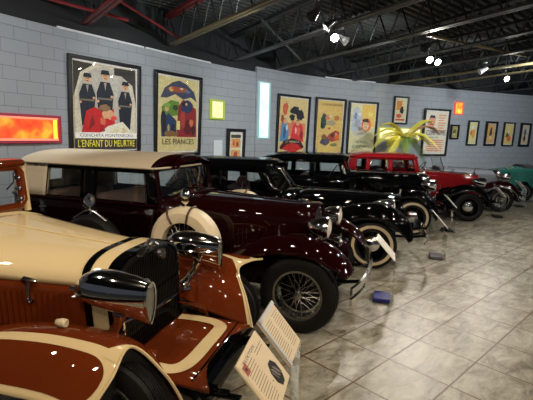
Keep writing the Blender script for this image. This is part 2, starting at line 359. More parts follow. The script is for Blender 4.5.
poster(P,6.74,8.40,1.53,3.38,"large framed poster of three dark figures over a red gown, titled L'ENFANT DU MEURTRE",
 [((196,186,160),rc(.02,.2,.98,.98)),((52,48,40),[(.0,.6),(.1,.88),(.3,.99),(.0,1)]),((52,48,40),[(1,.55),(.93,.8),(.6,.97),(.98,1)]),((170,165,150),ELL(.48,.62,.42,.36,30)),((48,44,38),rc(.62,.9,.98,.99))]
 +fig(.2,.68,.95,DK,hat=DK)+fig(.47,.72,1.05,DK,hat=(15,18,25))+fig(.8,.64,.95,DK,hat=DK)
 +[((176,24,24),[(.1,.2),(.17,.45),(.3,.5),(.5,.42),(.6,.5),(.62,.3),(.4,.18)]),(SK,blob(.52,.42,.1,.06,3)),((230,215,175),[(.3,.15),(.5,.28),(.75,.34),(.98,.16),(.7,.12)]),((206,190,150),[(.5,.17),(.62,.26),(.7,.3),(.66,.2)]),((190,172,130),[(.72,.18),(.76,.28),(.84,.22)]),((120,14,18),[(.2,.22),(.26,.42),(.3,.3)]),((140,16,20),[(.36,.2),(.4,.36),(.46,.22)]),((200,60,50),blob(.6,.38,.05,.03,21)),((180,90,60),blob(.42,.34,.04,.05,22)),((120,90,60),blob(.45,.5,.1,.04,4)),((50,42,36),rc(0,0,1,.14)),((222,214,190),rc(0,.13,1,.2))],
 [("CONCHITA MONTENEGRO",(40,30,28),.5,.165,.055,.86),("L'ENFANT DU MEURTRE",(224,196,60),.5,.065,.12,.92)],bg=(180,165,130))
poster(P,8.81,10.34,1.45,3.38,'large framed poster of a couple under a dark parasol, titled LES FIANCES',
 [((60,66,84),[(.05,.72),(.15,.85),(.35,.94),(.5,.97),(.68,.93),(.88,.84),(.97,.7),(.8,.76),(.6,.72),(.4,.78),(.2,.72)]),((150,80,50),blob(.45,.84,.25,.04,5)),((200,160,90),blob(.3,.84,.05,.03,6)),((96,128,48),[(.08,.6),(.3,.7),(.5,.68),(.5,.5),(.3,.48),(.1,.5)]),((132,36,40),[(.45,.2),(.48,.62),(.6,.72),(.75,.68),(.95,.6),(.97,.2)]),((44,52,84),blob(.7,.62,.17,.1,7)),((40,60,90),[(.08,.2),(.1,.45),(.25,.52),(.45,.42),(.45,.22)]),((30,34,44),blob(.13,.4,.08,.16,8)),(SK,ELL(.2,.58,.05,.04)),((220,200,120),rc(.44,.3,.53,.42)),((90,20,30),blob(.75,.35,.15,.1,9)),((160,60,50),blob(.6,.45,.06,.12,10)),((170,150,110),blob(.25,.32,.03,.05,31)),((30,30,50),blob(.36,.3,.05,.08,32)),((190,110,60),blob(.82,.4,.05,.05,33)),((60,20,30),blob(.88,.3,.05,.07,34)),((20,24,40),blob(.64,.66,.06,.03,35)),((200,160,120),ELL(.68,.66,.03,.02)),((120,150,70),blob(.2,.62,.08,.03,36)),((40,70,30),blob(.4,.6,.06,.04,37)),((200,190,150),blob(.55,.86,.04,.015,38)),((170,70,50),blob(.35,.86,.05,.02,39)),((90,110,140),blob(.7,.83,.07,.02,40)),((120,90,50),blob(.3,.24,.2,.04,12))],
 [("LES FIANCES",(50,42,30),.5,.13,.11,.8)],bg=(206,184,128))
poster(P,13.35,14.80,1.36,3.27,'framed poster with a black rider above blue and red figures, leftmost of the middle three',
 [((190,90,60),blob(.2,.8,.1,.12,1)),((28,28,34),blob(.55,.78,.17,.08,2)),((28,28,34),blob(.75,.7,.14,.1,3)),((30,28,34),blob(.45,.66,.1,.06,13)),((204,120,90),rc(.05,.3,.95,.55)),((80,130,160),[(.05,.2),(.1,.55),(.25,.6),(.35,.4),(.35,.2)]),((196,50,50),[(.4,.2),(.5,.5),(.65,.62),(.85,.5),(.92,.2)]),((220,90,80),blob(.7,.4,.08,.08,51)),((230,190,160),blob(.6,.42,.03,.06,52)),((130,20,24),blob(.82,.34,.05,.08,53)),((50,90,130),blob(.2,.36,.05,.1,54)),((220,220,210),blob(.28,.46,.03,.05,55)),((150,70,40),blob(.1,.62,.05,.08,56)),((210,110,70),blob(.5,.56,.06,.04,57)),((90,50,40),ELL(.66,.595,.06,.02)),((60,40,40),ELL(.2,.605,.05,.02)),(SK,ELL(.66,.55,.07,.05)),(SK,ELL(.2,.57,.06,.05)),((180,40,36),blob(.5,.12,.42,.1,4)),((60,20,20),[(.05,.1),(.2,.22),(.5,.27),(.8,.22),(.95,.1),(.88,.07),(.7,.15),(.5,.18),(.3,.15),(.1,.05)])],
 [("LE MIRACLE",(220,200,150),.5,.2,.05,.5)],bg=(204,176,118))
poster(P,15.07,16.42,1.36,3.30,'framed ochre poster of a green-coated man above a fallen red figure',
 [((36,66,50),[(.14,.48),(.15,.66),(.22,.76),(.33,.74),(.36,.55),(.3,.46)]),(SK,ELL(.27,.79,.05,.04)),((196,110,80),blob(.4,.68,.08,.05,2)),((150,140,110),blob(.55,.58,.2,.05,3)),((150,44,50),[(.4,.28),(.5,.36),(.75,.44),(.9,.4),(.9,.25),(.6,.2)]),((60,60,80),blob(.35,.22,.2,.08,4)),((190,80,40),blob(.8,.3,.1,.06,5)),((120,80,50),blob(.3,.3,.1,.05,6)),((20,30,30),blob(.2,.52,.04,.06,61)),((70,30,40),blob(.62,.34,.07,.05,62)),((210,120,110),blob(.78,.36,.05,.03,63)),((220,200,150),blob(.5,.7,.08,.02,64)),((170,110,60),blob(.75,.68,.1,.05,65)),((100,110,70),blob(.7,.15,.15,.03,66)),((150,50,40),blob(.48,.47,.05,.02,67))],
 [("LE BON HOMME",(110,90,50),.55,.93,.06,.8)],bg=(200,166,92))
poster(P,16.57,17.82,1.36,3.27,'framed pale poster with a reddish face and blue-grey figure, rightmost of the middle three',
 [((214,170,90),rc(.45,.55,1,1)),((168,176,186),[(.05,.45),(.1,.9),(.3,.95),(.45,.75),(.5,.4)]),((196,96,66),ELL(.66,.58,.2,.14)),((224,170,130),ELL(.64,.56,.12,.1)),((150,150,160),blob(.3,.6,.12,.1,2)),((190,186,170),blob(.45,.4,.3,.06,3)),((60,40,36),blob(.62,.67,.14,.04,71)),((90,50,40),ELL(.6,.6,.02,.01)),((90,50,40),ELL(.69,.6,.02,.01)),((170,60,50),ELL(.65,.54,.03,.01)),((120,130,150),blob(.2,.75,.06,.08,72)),((210,210,215),blob(.35,.8,.06,.04,73)),((130,120,110),blob(.4,.5,.1,.04,74)),((230,190,110),blob(.8,.8,.1,.05,75))],
 [("LE MARI",(60,90,70),.5,.22,.08,.45),("DE MONTMARTRE",(60,90,70),.5,.12,.08,.75),("PRODUCTION",(150,70,50),.5,.03,.03,.7)],bg=(210,196,150))
poster('framed_picture',18.50,19.17,2.53,3.54,'small framed print with a dark figure, hung high above the yellow-lit palm',
 [((210,130,60),rc(.1,.5,.6,.9)),((30,26,30),blob(.62,.5,.16,.18,2)),((196,80,50),blob(.4,.25,.25,.1,3)),((180,50,40),rc(.1,.05,.9,.12))],(),fw=.055,bg=(214,196,150))
poster(P,19.93,21.2,1.36,3.17,'framed cream bill poster with a moustached face and dark bold title, right of the palm',
 [((224,140,110),ELL(.27,.74,.17,.13)),((40,34,44),[(.15,.82),(.2,.91),(.4,.9),(.45,.78),(.4,.84),(.25,.85)]),((60,40,40),rc(.2,.68,.36,.7))]
 +[((222,130,80),rc(.58,.9-.06*i,.58+.34-.04*(i%3),.9-.06*i+.025)) for i in range(7)]
 +[((222,120,80),rc(.1+.03*(i%3),.3-.05*i,.9-.04*(i%2),.3-.05*i+.022)) for i in range(6)],
 [("COMPROMIS",(20,32,60),.52,.49,.17,.9),("FILM DE",(30,30,40),.42,.38,.05,.4)],bg=(226,208,172))
GS='small framed prints on the far wall'
poster('framed_picture',21.27,21.70,2.03,2.60,'smallest framed print, olive coloured, just right of the moustached-face poster',[((150,140,80),rc(0,0,1,1)),((60,80,60),blob(.5,.5,.25,.25,2)),((190,170,110),blob(.5,.3,.15,.1,3))],(),fw=.06,border=.01,bg=(150,140,90),group=GS)
sm=[(22.17,22.72,'narrow framed print with a red and orange figure, second of the small far-wall row',(214,196,130),[((190,60,40),blob(.35,.5,.15,.12,2)),((220,140,60),blob(.6,.5,.25,.25,4)),((240,230,200),blob(.5,.75,.2,.1,5))]),
(23.13,23.76,'narrow print in thick black frame with white mat, third of the small far-wall row',(190,150,90),[((60,50,40),blob(.5,.55,.15,.3,2)),((210,180,120),blob(.5,.3,.2,.1,4))]),
(24.12,24.74,'narrow framed print with green and orange scene, fourth of the small far-wall row',(214,180,110),[((50,90,60),blob(.4,.45,.2,.15,2)),((200,90,50),blob(.6,.3,.25,.15,4)),((230,220,180),blob(.5,.6,.1,.08,5))]),
(25.08,25.68,'narrow black framed print at the far right end of the wall row',(196,180,150),[((40,40,50),blob(.5,.3,.16,.2,2)),((80,90,110),blob(.5,.65,.2,.2,4)),((190,140,60),blob(.5,.12,.2,.06,5))])]
for i,(a,b,l,bg,sh) in enumerate(sm):
    poster('framed_picture',a,b,1.80,2.79,l,sh,(),fw=.08 if i in (1,3) else .05,border=.03,bg=bg,group=GS)
# small one at 236
poster('framed_picture',11.32,12.03,1.1,2.15,'small black framed bill with orange figures behind the black coupe roof',[((60,60,60),rc(.05,.85,.95,.97)),((210,140,80),rc(.1,.5,.9,.82)),((180,80,50),blob(.3,.65,.1,.1,2)),((120,60,40),blob(.65,.62,.1,.1,3)),((200,150,90),rc(.1,.05,.9,.42)),((160,70,50),blob(.5,.25,.2,.12,4))],(),fw=.08,border=.06,bg=(200,190,150))
M4=wallframe(10.92,1.5,.012); o=MB().box((0,0,0),(.33,.66,.006)).build('paper_notice',mat('pale_notice_paper',(.5,.54,.56),.6),smooth=False); o.matrix_basis=M4; tag(o,'plain pale paper notice pinned to the grey block wall','notice')
for k in range(0):pass
# ---- lit niches
def niche_mat(name,cols,scale,strength):
    m=bpy.data.materials.new(name); m.use_nodes=True; nt=m.node_tree; b=nt.nodes['Principled BSDF']; L=nt.links.new
    tc=nt.nodes.new('ShaderNodeTexCoord'); n=nt.nodes.new('ShaderNodeTexNoise'); n.inputs['Scale'].default_value=scale; n.inputs['Detail'].default_value=2; L(tc.outputs['Object'],n.inputs[0])
    cr=nt.nodes.new('ShaderNodeValToRGB'); e=cr.color_ramp.elements; e[0].position=.32; e[0].color=(*cols[0],1); e[1].position=.68; e[1].color=(*cols[2],1); x=e.new(.5); x.color=(*cols[1],1)
    L(n.outputs['Fac'],cr.inputs[0]); L(cr.outputs[0],b.inputs['Emission Color']); b.inputs['Emission Strength'].default_value=strength; b.inputs['Base Color'].default_value=(.02,.02,.02,1); return m
def lightbox(s0,s1,z0,z1,label,pm,fm,fw=.05,dep=.06,edge=None,bar=None):
    w=s1-s0;h=z1-z0; t=thing('wall_light_panel',label,'wall light'); t.matrix_basis=wallframe((s0+s1)/2,(z0+z1)/2,.04)
    m=MB()
    for a in ((-w/2-fw,-h/2-fw,w/2+fw,-h/2),(-w/2-fw,h/2,w/2+fw,h/2+fw),(-w/2-fw,-h/2,-w/2,h/2),(w/2,-h/2,w/2+fw,h/2)):
        m.box(((a[0]+a[2])/2,(a[1]+a[3])/2,dep/2-.01),(a[2]-a[0],a[3]-a[1],dep))
    m.build('frame',fm,t,smooth=False)
    m=MB(); m.box((0,0,.0),(w,h,.02)); m.build('lit_panel',pm,t,smooth=False)
    if edge:
        m=MB()
        i=.035
        for a in ((-w/2,-h/2,w/2,-h/2+i),(-w/2,h/2-i,w/2,h/2)): m.box(((a[0]+a[2])/2,(a[1]+a[3])/2,.016),(a[2]-a[0],a[3]-a[1],.012))
        m.build('glowing_tube',edge,t,smooth=False)
        m=MB(); m.box((w/2-.06,0,.016),(.07,h-.07,.012)); m.build('end_tube',bar,t,smooth=False)
    return t
lightbox(5.05,6.44,1.80,2.20,'long glowing orange and red light panel with pink rim, left end of wall',niche_mat('orange_panel',((1,.02,.005),(1,.11,.005),(1,.45,.02)),3.2,1.15),pinkp,.045,.06,emis('pink_tube',(1,.28,.16),1.3),emis('yellow_tube',(1,.72,.05),1.6))
lightbox(10.62,11.05,2.42,2.84,'small square yellow-white lit panel right of the LES FIANCES poster',niche_mat('yellow_panel',((1,.8,.25),(1,.9,.5),(.9,1,.35)),4,1.15),emis('lime_rim',(.45,.6,.03),.8),.04)
lightbox(12.50,12.93,1.92,3.52,'tall narrow bluish-white lit strip at the corner of the block wall',niche_mat('white_panel',((.6,.85,.95),(.8,.95,1),(.9,1,1)),2,1.25),emis('cyan_rim',(.35,.62,.62),.8),.03)
lightbox(21.40,21.78,3.03,3.45,'small square orange lit panel above the small far-wall prints',niche_mat('orange_small',((1,.1,.01),(1,.4,.02),(1,.75,.1)),4,1.3),emis('pink_rim',(.9,.1,.1),.9),.04)
lightbox(17.9,19.75,1.98,2.36,'wide pale yellow lit panel on the wall behind the yellow-lit palm',niche_mat('pale_yellow_panel',((1,.85,.3),(1,.95,.55),(.95,1,.5)),3,1.3),emis('yellow_rim',(.6,.6,.05),.8),.04)
# ------------------------------------------------------------------ car pieces
def wheel(parent,c,r,w,side,kind,steer=0,name='wheel',wall=None,hubm=None,spk=None):
    """child Empty-free wheel: tyre mesh with rim, spokes and hub as its sub-parts. side=+1 outward is +y"""
    y0=c[1]; ax=Vector((0,side,0)); rim=r*.63
    pr=[(-w/2*.8,rim),(-w/2,rim+.03),(-w/2,r-.05),(-w/2*.8,r-.012),(-w/4,r)]
    for k in range(5): a=-w*.25+w*.1*(k+.5); pr+=[(a-.012,r),(a-.008,r-.008),(a+.008,r-.008),(a+.012,r)]
    pr+=[(w/4,r),(w/2*.8,r-.012),(w/2,r-.05),(w/2,rim+.03),(w/2*.8,rim),(-w/2*.8,rim)]
    m=MB(); m.lathe(pr,(0,0,0),ax,48)
    ty=m.build(name,rubber,parent); ty.location=c; ty.rotation_euler=(0,0,steer)
    if wall:
        MB().lathe([(w/2+.001,rim+.035),(w/2+.004,rim+.06),(w/2+.004,r-.07),(w/2+.001,r-.055)],(0,0,0),ax,48).build('whitewall_ring',wall,ty)
    rm=MB(); rm.lathe([(-w*.4,rim-.01),(-w*.4,rim+.008),(w*.42,rim+.008),(w*.46,rim+.004),(w*.44,rim-.018),(w*.3,rim-.025),(-w*.3,rim-.025),(-w*.4,rim-.01)],(0,0,0),ax,48)
    rm.build('rim',spk if kind=='wire' else (hubm or blackp),ty)
    if kind=='wire':
        s=MB()
        for k in range(32):
            a=2*PI*k/32; b=a+(.42 if k%2 else -.42); hy=.055 if k%4<2 else -.02
            s.tube([(.055*cos(b),side*hy,.055*sin(b)),((rim-.02)*cos(a),side*(.03 if k%4<2 else -.0),(rim-.02)*sin(a))],.0035,5)
        s.build('wire_spokes',spk,ty)
        MB().lathe([(-.05,.0),(-.05,.06),(.03,.06),(.06,.05),(.085,.045),(.09,.03),(.1,.028),(.102,0)],(0,0,0),ax,24).build('hub_cap',hubm or chromed,ty)
        MB().lathe([(-.06,.0),(-.06,rim*.8),(-.05,rim*.82),(-.05,0)],(0,0,0),ax,24).build('brake_drum',blackp,ty)
    else:
        MB().lathe([(-.02,.0),(-.02,rim),(.02,rim-.03),(.035,rim*.7),(.0,rim*.6),(.0,0)],(0,0,0),ax,32).build('wheel_disc',blackp,ty)
        MB().lathe([(.0,rim*.62),(.02,rim*.6),(.045,rim*.45),(.062,rim*.3),(.07,rim*.16),(.075,0)],(0,0,0),ax,32).build('hub_cap',chrome,ty)
    return ty
def hood_ring(x,w,zt,zs,zb,n=20,e=.8,bot=.9):
    r=[(x,-w*bot,zb),(x,-w*.97,lerp(zb,zs,.5))]
    for k in range(n+1):
        a=PI*k/n; c=cos(a); s=sin(a)
        r.append((x,-w*math.copysign(abs(c)**e,c),zs+(zt-zs)*s**e))
    r+=[(x,w*.97,lerp(zb,zs,.5)),(x,w*bot,zb)]
    return r
def fender(parent,side,xs,yin,yout,m,name='front_fender',droop=.16,bead=None,lip=.02,extra=0):
    """xs: list of (x,z) crown line from front lip to rear; cross section crowned between yin and yout"""
    def P(u,v):
        x,z=cr1(xs,u); x2,z2=cr1(xs,min(1,u+.01)); x1,z1=cr1(xs,max(0,u-.01))
        t=Vector((x2-x1,z2-z1)); 
        if t.length<1e-6: t=Vector((-1,0))
        t.normalize(); nx,nz=t.y,-t.x
        if u<.02: pass
        d=droop*(abs(v-.45)/.55)**2.6
        a=.12*(1-(abs(v-.45)/.55)**2)
        y=lerp(yin,yout,v)
        k=min(1,.35+u*3)
        return (x-nx*d*k,side*y,z-nz*d*k-(extra*max(0,v-.75)**2*16 if extra else 0))
    mb=MB(); mb.grid(P,36,14); o=mb.build(name,m,parent,solid=.012)
    if bead: MB().tube([P(u/24,1) for u in range(25)],.009,6).build('bead',bead,o)
    return o,P
def headlamp(parent,c,r,L,name='headlamp',body=chrome,stalk=None,d=(1,0,-.03)):
    d=Vector(d).normalized()
    o=MB().lathe([(-L,0),(-L*.97,r*.2),(-L*.8,r*.52),(-L*.5,r*.83),(-L*.2,r*.97),(0,r),(.02,r*1.03),(.035,r),(.03,r*.93)],c,d,28).build(name,body,parent)
    MB().lathe([(.02,r*.94),(.04,r*.7),(.055,r*.35),(.06,0)],c,d,28).build('lens',lensw,o)
    if stalk: MB().tube([Vector(c)-d*L*.4,stalk],[.03,.02],8).build('bracket',body,o)
    return o
def bumper(parent,x,y,z,kind='double',m=chrome,name='front_bumper'):
    mb=MB(); zs=(-.052,.052) if kind=='double' else (0,)
    for dz in zs:
        pts=[]
        for k in range(17):
            t=-1+k/8; pts.append((x-.10*abs(t)**2.6,y*t,z+dz))
        rings=[[(p[0]+a,p[1],p[2]+b) for a,b in ((-.008,-.042),(.012,-.03),(.018,0),(.012,.03),(-.008,.042))] for p in pts]
        mb.loft(rings)
    o=mb.build(name,m,parent)
    for s in (-1,1): MB().tube([(x-.02,s*.3,z),(x-.25,s*.33,z-.03),(x-.55,s*.34,z-.03)],.02,6).build('bumper_bracket',blackp,o)
    if kind=='double':
        for s in (-1,1): MB().lathe([(-.01,.0),(-.01,.05),(.02,.06),(.03,.03),(.035,0)],(x-.02,s*.36,z),(1,0,0),14,sz=1.4).build('bumper_clamp',m,o)
    else:
        for s in (-1,1): MB().box((x+.01,s*.3,z+.02),(.05,.045,.2)).build('overrider',m,o,bevel=.012)
    return o
def grille(parent,x,w,zt,zb,m=chrome,core=blackp,bars=22,slope=.08,vee=.0,e=.55,sp_shell=None):
    def ring(k,dx,inset):
        pts=[]; W_=w-inset; T=zt-inset
        pts.append((x+dx,-W_*.78,zb)); 
        for i in range(15):
            a=PI*i/14; c=cos(a); s=sin(a)
            pts.append((x+dx-slope*((zb+(T-zb)*(.78+.22*s))-zb)/(zt-zb),-W_*math.copysign(abs(c)**e,c),zb+(T-zb)*(.74+.26*s**e)))
        pts.append((x+dx,W_*.78,zb)); return pts
    s=MB(); s.loft([ring(0,-.16,-.0),ring(0,.0,.0),ring(0,.03,.015),ring(0,.028,.04),ring(0,-.03,.05)],True,False)
    o=s.build('radiator_shell',sp_shell or m,parent)
    c=MB(); r=ring(0,-.03,.045); cx=sum(p[0] for p in r)/len(r)
    c.poly(r); c.build('radiator_core',core,o,smooth=False)
    b=MB(); n=bars
    for i in range(n):
        y=-w*.8+w*1.6*(i+.5)/n; top=zb+(zt-.05-zb)*(.74+.26*(1-min(1,abs(y/w))**3)**.5)
        b.tube([(x-.005+vee*(1-abs(y)/w),y,zb+.01),(x-.005-slope*.9+vee*(1-abs(y)/w),y,top)],.0045,5)
    b.build('grille_bars',m,o)
    return o
def outline(xf,xr,wf,wr,rr,n=10,rf=.06):
    """half plan outline from front centre to rear centre (y>=0), list of points"""
    p=[(xf+.03,0.0),(xf+.02,wf*.5),(xf,wf*.9),(xf-.03,wf)]
    for k in range(1,7): t=k/7; p.append((lerp(xf-.03,xr+rr,t),lerp(wf,wr,min(1,t*1.6))))
    for k in range(n+1):
        a=PI/2*k/n; p.append((xr+rr-rr*sin(a),wr-rr*.8*(1-cos(a))))
    p.append((xr,0.0)); return p
def seg_patch(f,s0,s1,z0,z1,m,name,parent,n=6,nz=4,th=.03,mats=None):
    o=MB().grid(lambda u,v:f(lerp(s0,s1,u),lerp(z0,z1,v)),n,nz).build(name,m,parent,solid=th); return o
def closed_body(T,sp):
    """greenhouse + lower body of a saloon. sp dict"""
    xf,xr,wb,wr,rr=sp['xf'],sp['xr'],sp['w'],sp['wr'],sp['rr']; zb,belt,head,top=sp['zb'],sp['belt'],sp['head'],sp['top']
    body=sp['body']; roofm=sp.get('roof',body); slant=sp.get('slant',.08); tum=sp.get('tumble',.07); rs=sp.get('rslope',.06)
    half=outline(xf,xr,wb*.93,wr,rr); L=[0.]
    for i in range(1,len(half)): L.append(L[-1]+math.dist(half[i],half[i-1]))
    tot=L[-1]
    def pt(s):
        s=min(max(s,0),tot)
        for i in range(len(half)-1):
            if s<=L[i+1]:
                t=(s-L[i])/(L[i+1]-L[i]); return (lerp(half[i][0],half[i+1][0],t),lerp(half[i][1],half[i+1][1],t))
        return half[-1]
    def Pz(s,z,sg):
        x,y=pt(s); k=max(0,(z-belt)/(head-belt)) if z>belt else 0
        q=(x-xr)/(xf-xr); q=max(0,min(1,q))
        x=x-slant*k*max(0,(q-.55)/.45)+rs*k*max(0,(.45-q)/.45)
        y=y*(1-tum*k)
        if z<belt: y*=1-.07*((belt-z)/(belt-zb))**2; x+=(.05*((belt-z)/(belt-zb))**2 if q<.2 else 0)
        return (x,sg*y,z)
    # s positions from x on the side
    def s_of(x):
        for i in range(2,len(half)-1):
            if half[i][0]>=x>=half[i+1][0]: return L[i]+(half[i][0]-x)/(half[i][0]-half[i+1][0]+1e-9)*(L[i+1]-L[i])
        return tot
    sA=s_of(xf-.03)
    for sg in (-1,1):
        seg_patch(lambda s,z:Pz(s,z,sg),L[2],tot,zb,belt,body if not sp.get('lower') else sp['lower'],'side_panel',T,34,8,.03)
    # belt moulding
    for sg in (-1,1):
        pts=[Pz(lerp(L[2],tot,k/40),belt-.01,sg) for k in range(41)]; pts=[(p[0],p[1]+sg*.008,p[2]) for p in pts]
        MB().tube(pts,.016,6,flat=1).build('belt_moulding',sp.get('mould',body),T)
    # greenhouse pillars & windows
    wins=sp['wins']  # list of (xfront,xrear)
    solids=[]; cur=sA-.02
    for a,b in wins:
        solids.append((cur,s_of(a))); cur=s_of(b)
    for sg in (-1,1):
        for i,(s0,s1) in enumerate(solids):
            seg_patch(lambda s,z:Pz(s,z,sg),s0,s1,belt,head,sp.get('post',body),'pillar',T,3,4,.05)
        rb=sp.get('rback',body)
        seg_patch(lambda s,z:Pz(s,z,sg),cur,tot-.22,belt,head,rb,'rear_quarter',T,16,4,.05)
        seg_patch(lambda s,z:Pz(s,z,sg),L[2],tot,head-.05,head,sp.get('post',body),'header_rail',T,30,1,.05)
        for a,b in wins:
            s0,s1=s_of(a),s_of(b)
            o=MB().grid(lambda u,v:Vector(Pz(lerp(s0,s1,u),lerp(belt,head-.04,v),sg))-Vector((0,sg*.025,0)),3,1).build('side_window',winglass,T)
            fr=[Pz(s0+.01,belt+.012,sg),Pz(s0+.01,head-.055,sg),Pz(s1-.01,head-.055,sg),Pz(s1-.01,belt+.012,sg)]
            MB().tube(fr,.009,6,True).build('window_frame',sp.get('wfm',blackp),o)
    # rear window strip
    seg=[(tot-.22,tot)]
    for sg in (-1,1):
        seg_patch(lambda s,z:Pz(s,z,sg),tot-.22,tot,belt,belt+.1,sp.get('rback',body),'rear_panel',T,2,1,.05)
    # doors
    for k,(a,b,hx) in enumerate(sp.get('doors',[])):
        for sg in (-1,1):
            s0,s1=s_of(a),s_of(b)
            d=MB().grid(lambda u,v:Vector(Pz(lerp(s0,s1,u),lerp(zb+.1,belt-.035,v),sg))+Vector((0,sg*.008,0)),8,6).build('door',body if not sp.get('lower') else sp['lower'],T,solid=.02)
            p=Vector(Pz(s_of(hx),belt-.13,sg))+Vector((0,sg*.05,0))
            MB().tube([p+Vector((-.06,0,0)),p+Vector((.05,0,.005))],.011,8).tube([p+Vector((.04,0,0)),p+Vector((.04,-sg*.05,0))],.009,6).build('door_handle',chrome,d)
    # roof
    hw=[]
    for k in range(61):
        p=Pz(tot*k/60,head,1); hw.append((p[0],p[1]))
    X1=max(p[0] for p in hw)+sp.get('peak',.05); X0=min(p[0] for p in hw)-.01
    def Wd(x):
        b=0
        for i in range(60):
            a0,a1=hw[i],hw[i+1]
            if i>3 and a0[0]>=x>=a1[0]: return a0[1]+(a0[0]-x)/(a0[0]-a1[0]+1e-9)*(a1[1]-a0[1])
        return hw[8][1] if x>(X0+X1)/2 else 0.0
    def Rf(u,v):
        u_=1-(1-u)**1.5 if False else u
        x=lerp(X0,X1,u_**1.0 if u_>.2 else u_*u_/.2); V=2*v-1; V=math.copysign(1-(1-abs(V))**1.5,V)
        q=min(1,(x-X0)/sp.get('rrnd',.55)); E=(1-(1-q)**2.2)**.55 if q<1 else 1
        q2=min(1,(X1-x)/.3); E2=.55+.45*(1-(1-q2)**2)**.5
        return (x,V*Wd(x)*1.01,head-.015+(top-head+.015)*(1-abs(V)**2.8)**.62*E*E2)
    ring=lambda z,sh,cx:[ (cx+(p[0]-cx)*sh,p[1]*sh,z+(0)) for p in ([Pz(s,head,1) for s in [tot*k/30 for k in range(31)]]+[Pz(tot-tot*k/30,head,-1) for k in range(1,30)])]
    cx=(xf+xr)/2-.05; rings=[]; n=8; lift=top-head
    ov=sp.get('over',1.015)
    R_=MB(); R_.grid(Rf,50,30)
    if sp.get('front_roof'):
        R_.m=[ (1 if sum(R_.v[i][0] for i in f)/len(f)>sp['front_x'] else 0) for f in R_.f]
        ro=R_.build('roof',[roofm,sp['front_roof']],T)
    else: ro=R_.build('roof',roofm,T)
    pts=[(p[0]*1.0,p[1]*1.008,p[2]) for p in ring(head,ov*1.004,cx)]; MB().tube(pts,.011,6,True).build('drip_rail',sp.get('rail',body),ro)
    # windscreen
    w=wb*.93*.88
    a=[Vector((xf-.03,-w,belt)),Vector((xf-.03,w,belt)),Vector((xf-.03-slant,w*.96,head-.03)),Vector((xf-.03-slant,-w*.96,head-.03))]
    v=sp.get('vee',0)
    g=MB(); mid=[Vector((xf+v,0,belt)),Vector((xf-slant+v,0,head-.02))]
    g.add([a[0],mid[0],mid[1],a[3],a[1],a[2]],[(0,1,2,3),(1,4,5,2)]); go=g.build('windscreen',winglass,T,smooth=False)
    fr=MB(); fr.tube([a[0],mid[0],a[1],a[2],mid[1],a[3]],.016,6,True)
    if v or sp.get('split'): fr.tube([mid[0],mid[1]],.013,6)
    fr.build('windscreen_frame',sp.get('wsm',chromed),go)
    wp=MB()
    for sg in (-.35,.3):
        wp.tube([(xf-slant+.05,sg*w*1.6,head-.04),(xf-slant*.6+.04,sg*w*1.2,(head+belt)/2-.02)],.006,5)
    wp.build('wiper',chromed,go)
    for sg in (-1,1):   # A pillars
        MB().tube([(xf-.02,sg*w*1.05,belt-.02),(xf-.02-slant,sg*w*1.0,head)],.028,8).build('windscreen_pillar',body,T)
    # interior
    for x in (xf-.95,xf-1.65):
        if x<xr+.25: continue
        MB().box((x,0,belt-.2),(.18,wb*1.5,.5),ry=-.12).build('seat_back',sp.get('seat',darkin),T,bevel=.05)
    MB().box((xf-.7,0,zb+.25),(1.3,wb*1.6,.12)).build('cabin_floor',darkin,T)
    sw=MB(); c=Vector((xf-.42,wb*.42,belt+.02)); ax=Vector((-.8,0,.55)).normalized(); u=ax.cross(Vector((0,1,0))).normalized(); vv=Vector((0,1,0))
    sw.tube([c+u*.2*cos(2*PI*k/24)+vv*.2*sin(2*PI*k/24) for k in range(24)],.012,6,True)
    for k in range(3): sw.tube([c,c+u*.2*cos(2*PI*k/3)+vv*.2*sin(2*PI*k/3)],.008,5)
    sw.tube([c,c-ax*.4],.015,6); sw.build('steering_wheel',blackp,T)
    return Pz,s_of
def mirror(parent,base,c,r,d=(-1,0,0),name='side_mirror'):
    o=MB().lathe([(-.045,0),(-.04,r*.5),(-.02,r*.85),(0,r),(.01,r*.96),(.008,0)],c,Vector(d),24).build(name,chrome,parent)
    MB().tube([c,base],.009,6).build('mirror_stalk',chrome,o); return o
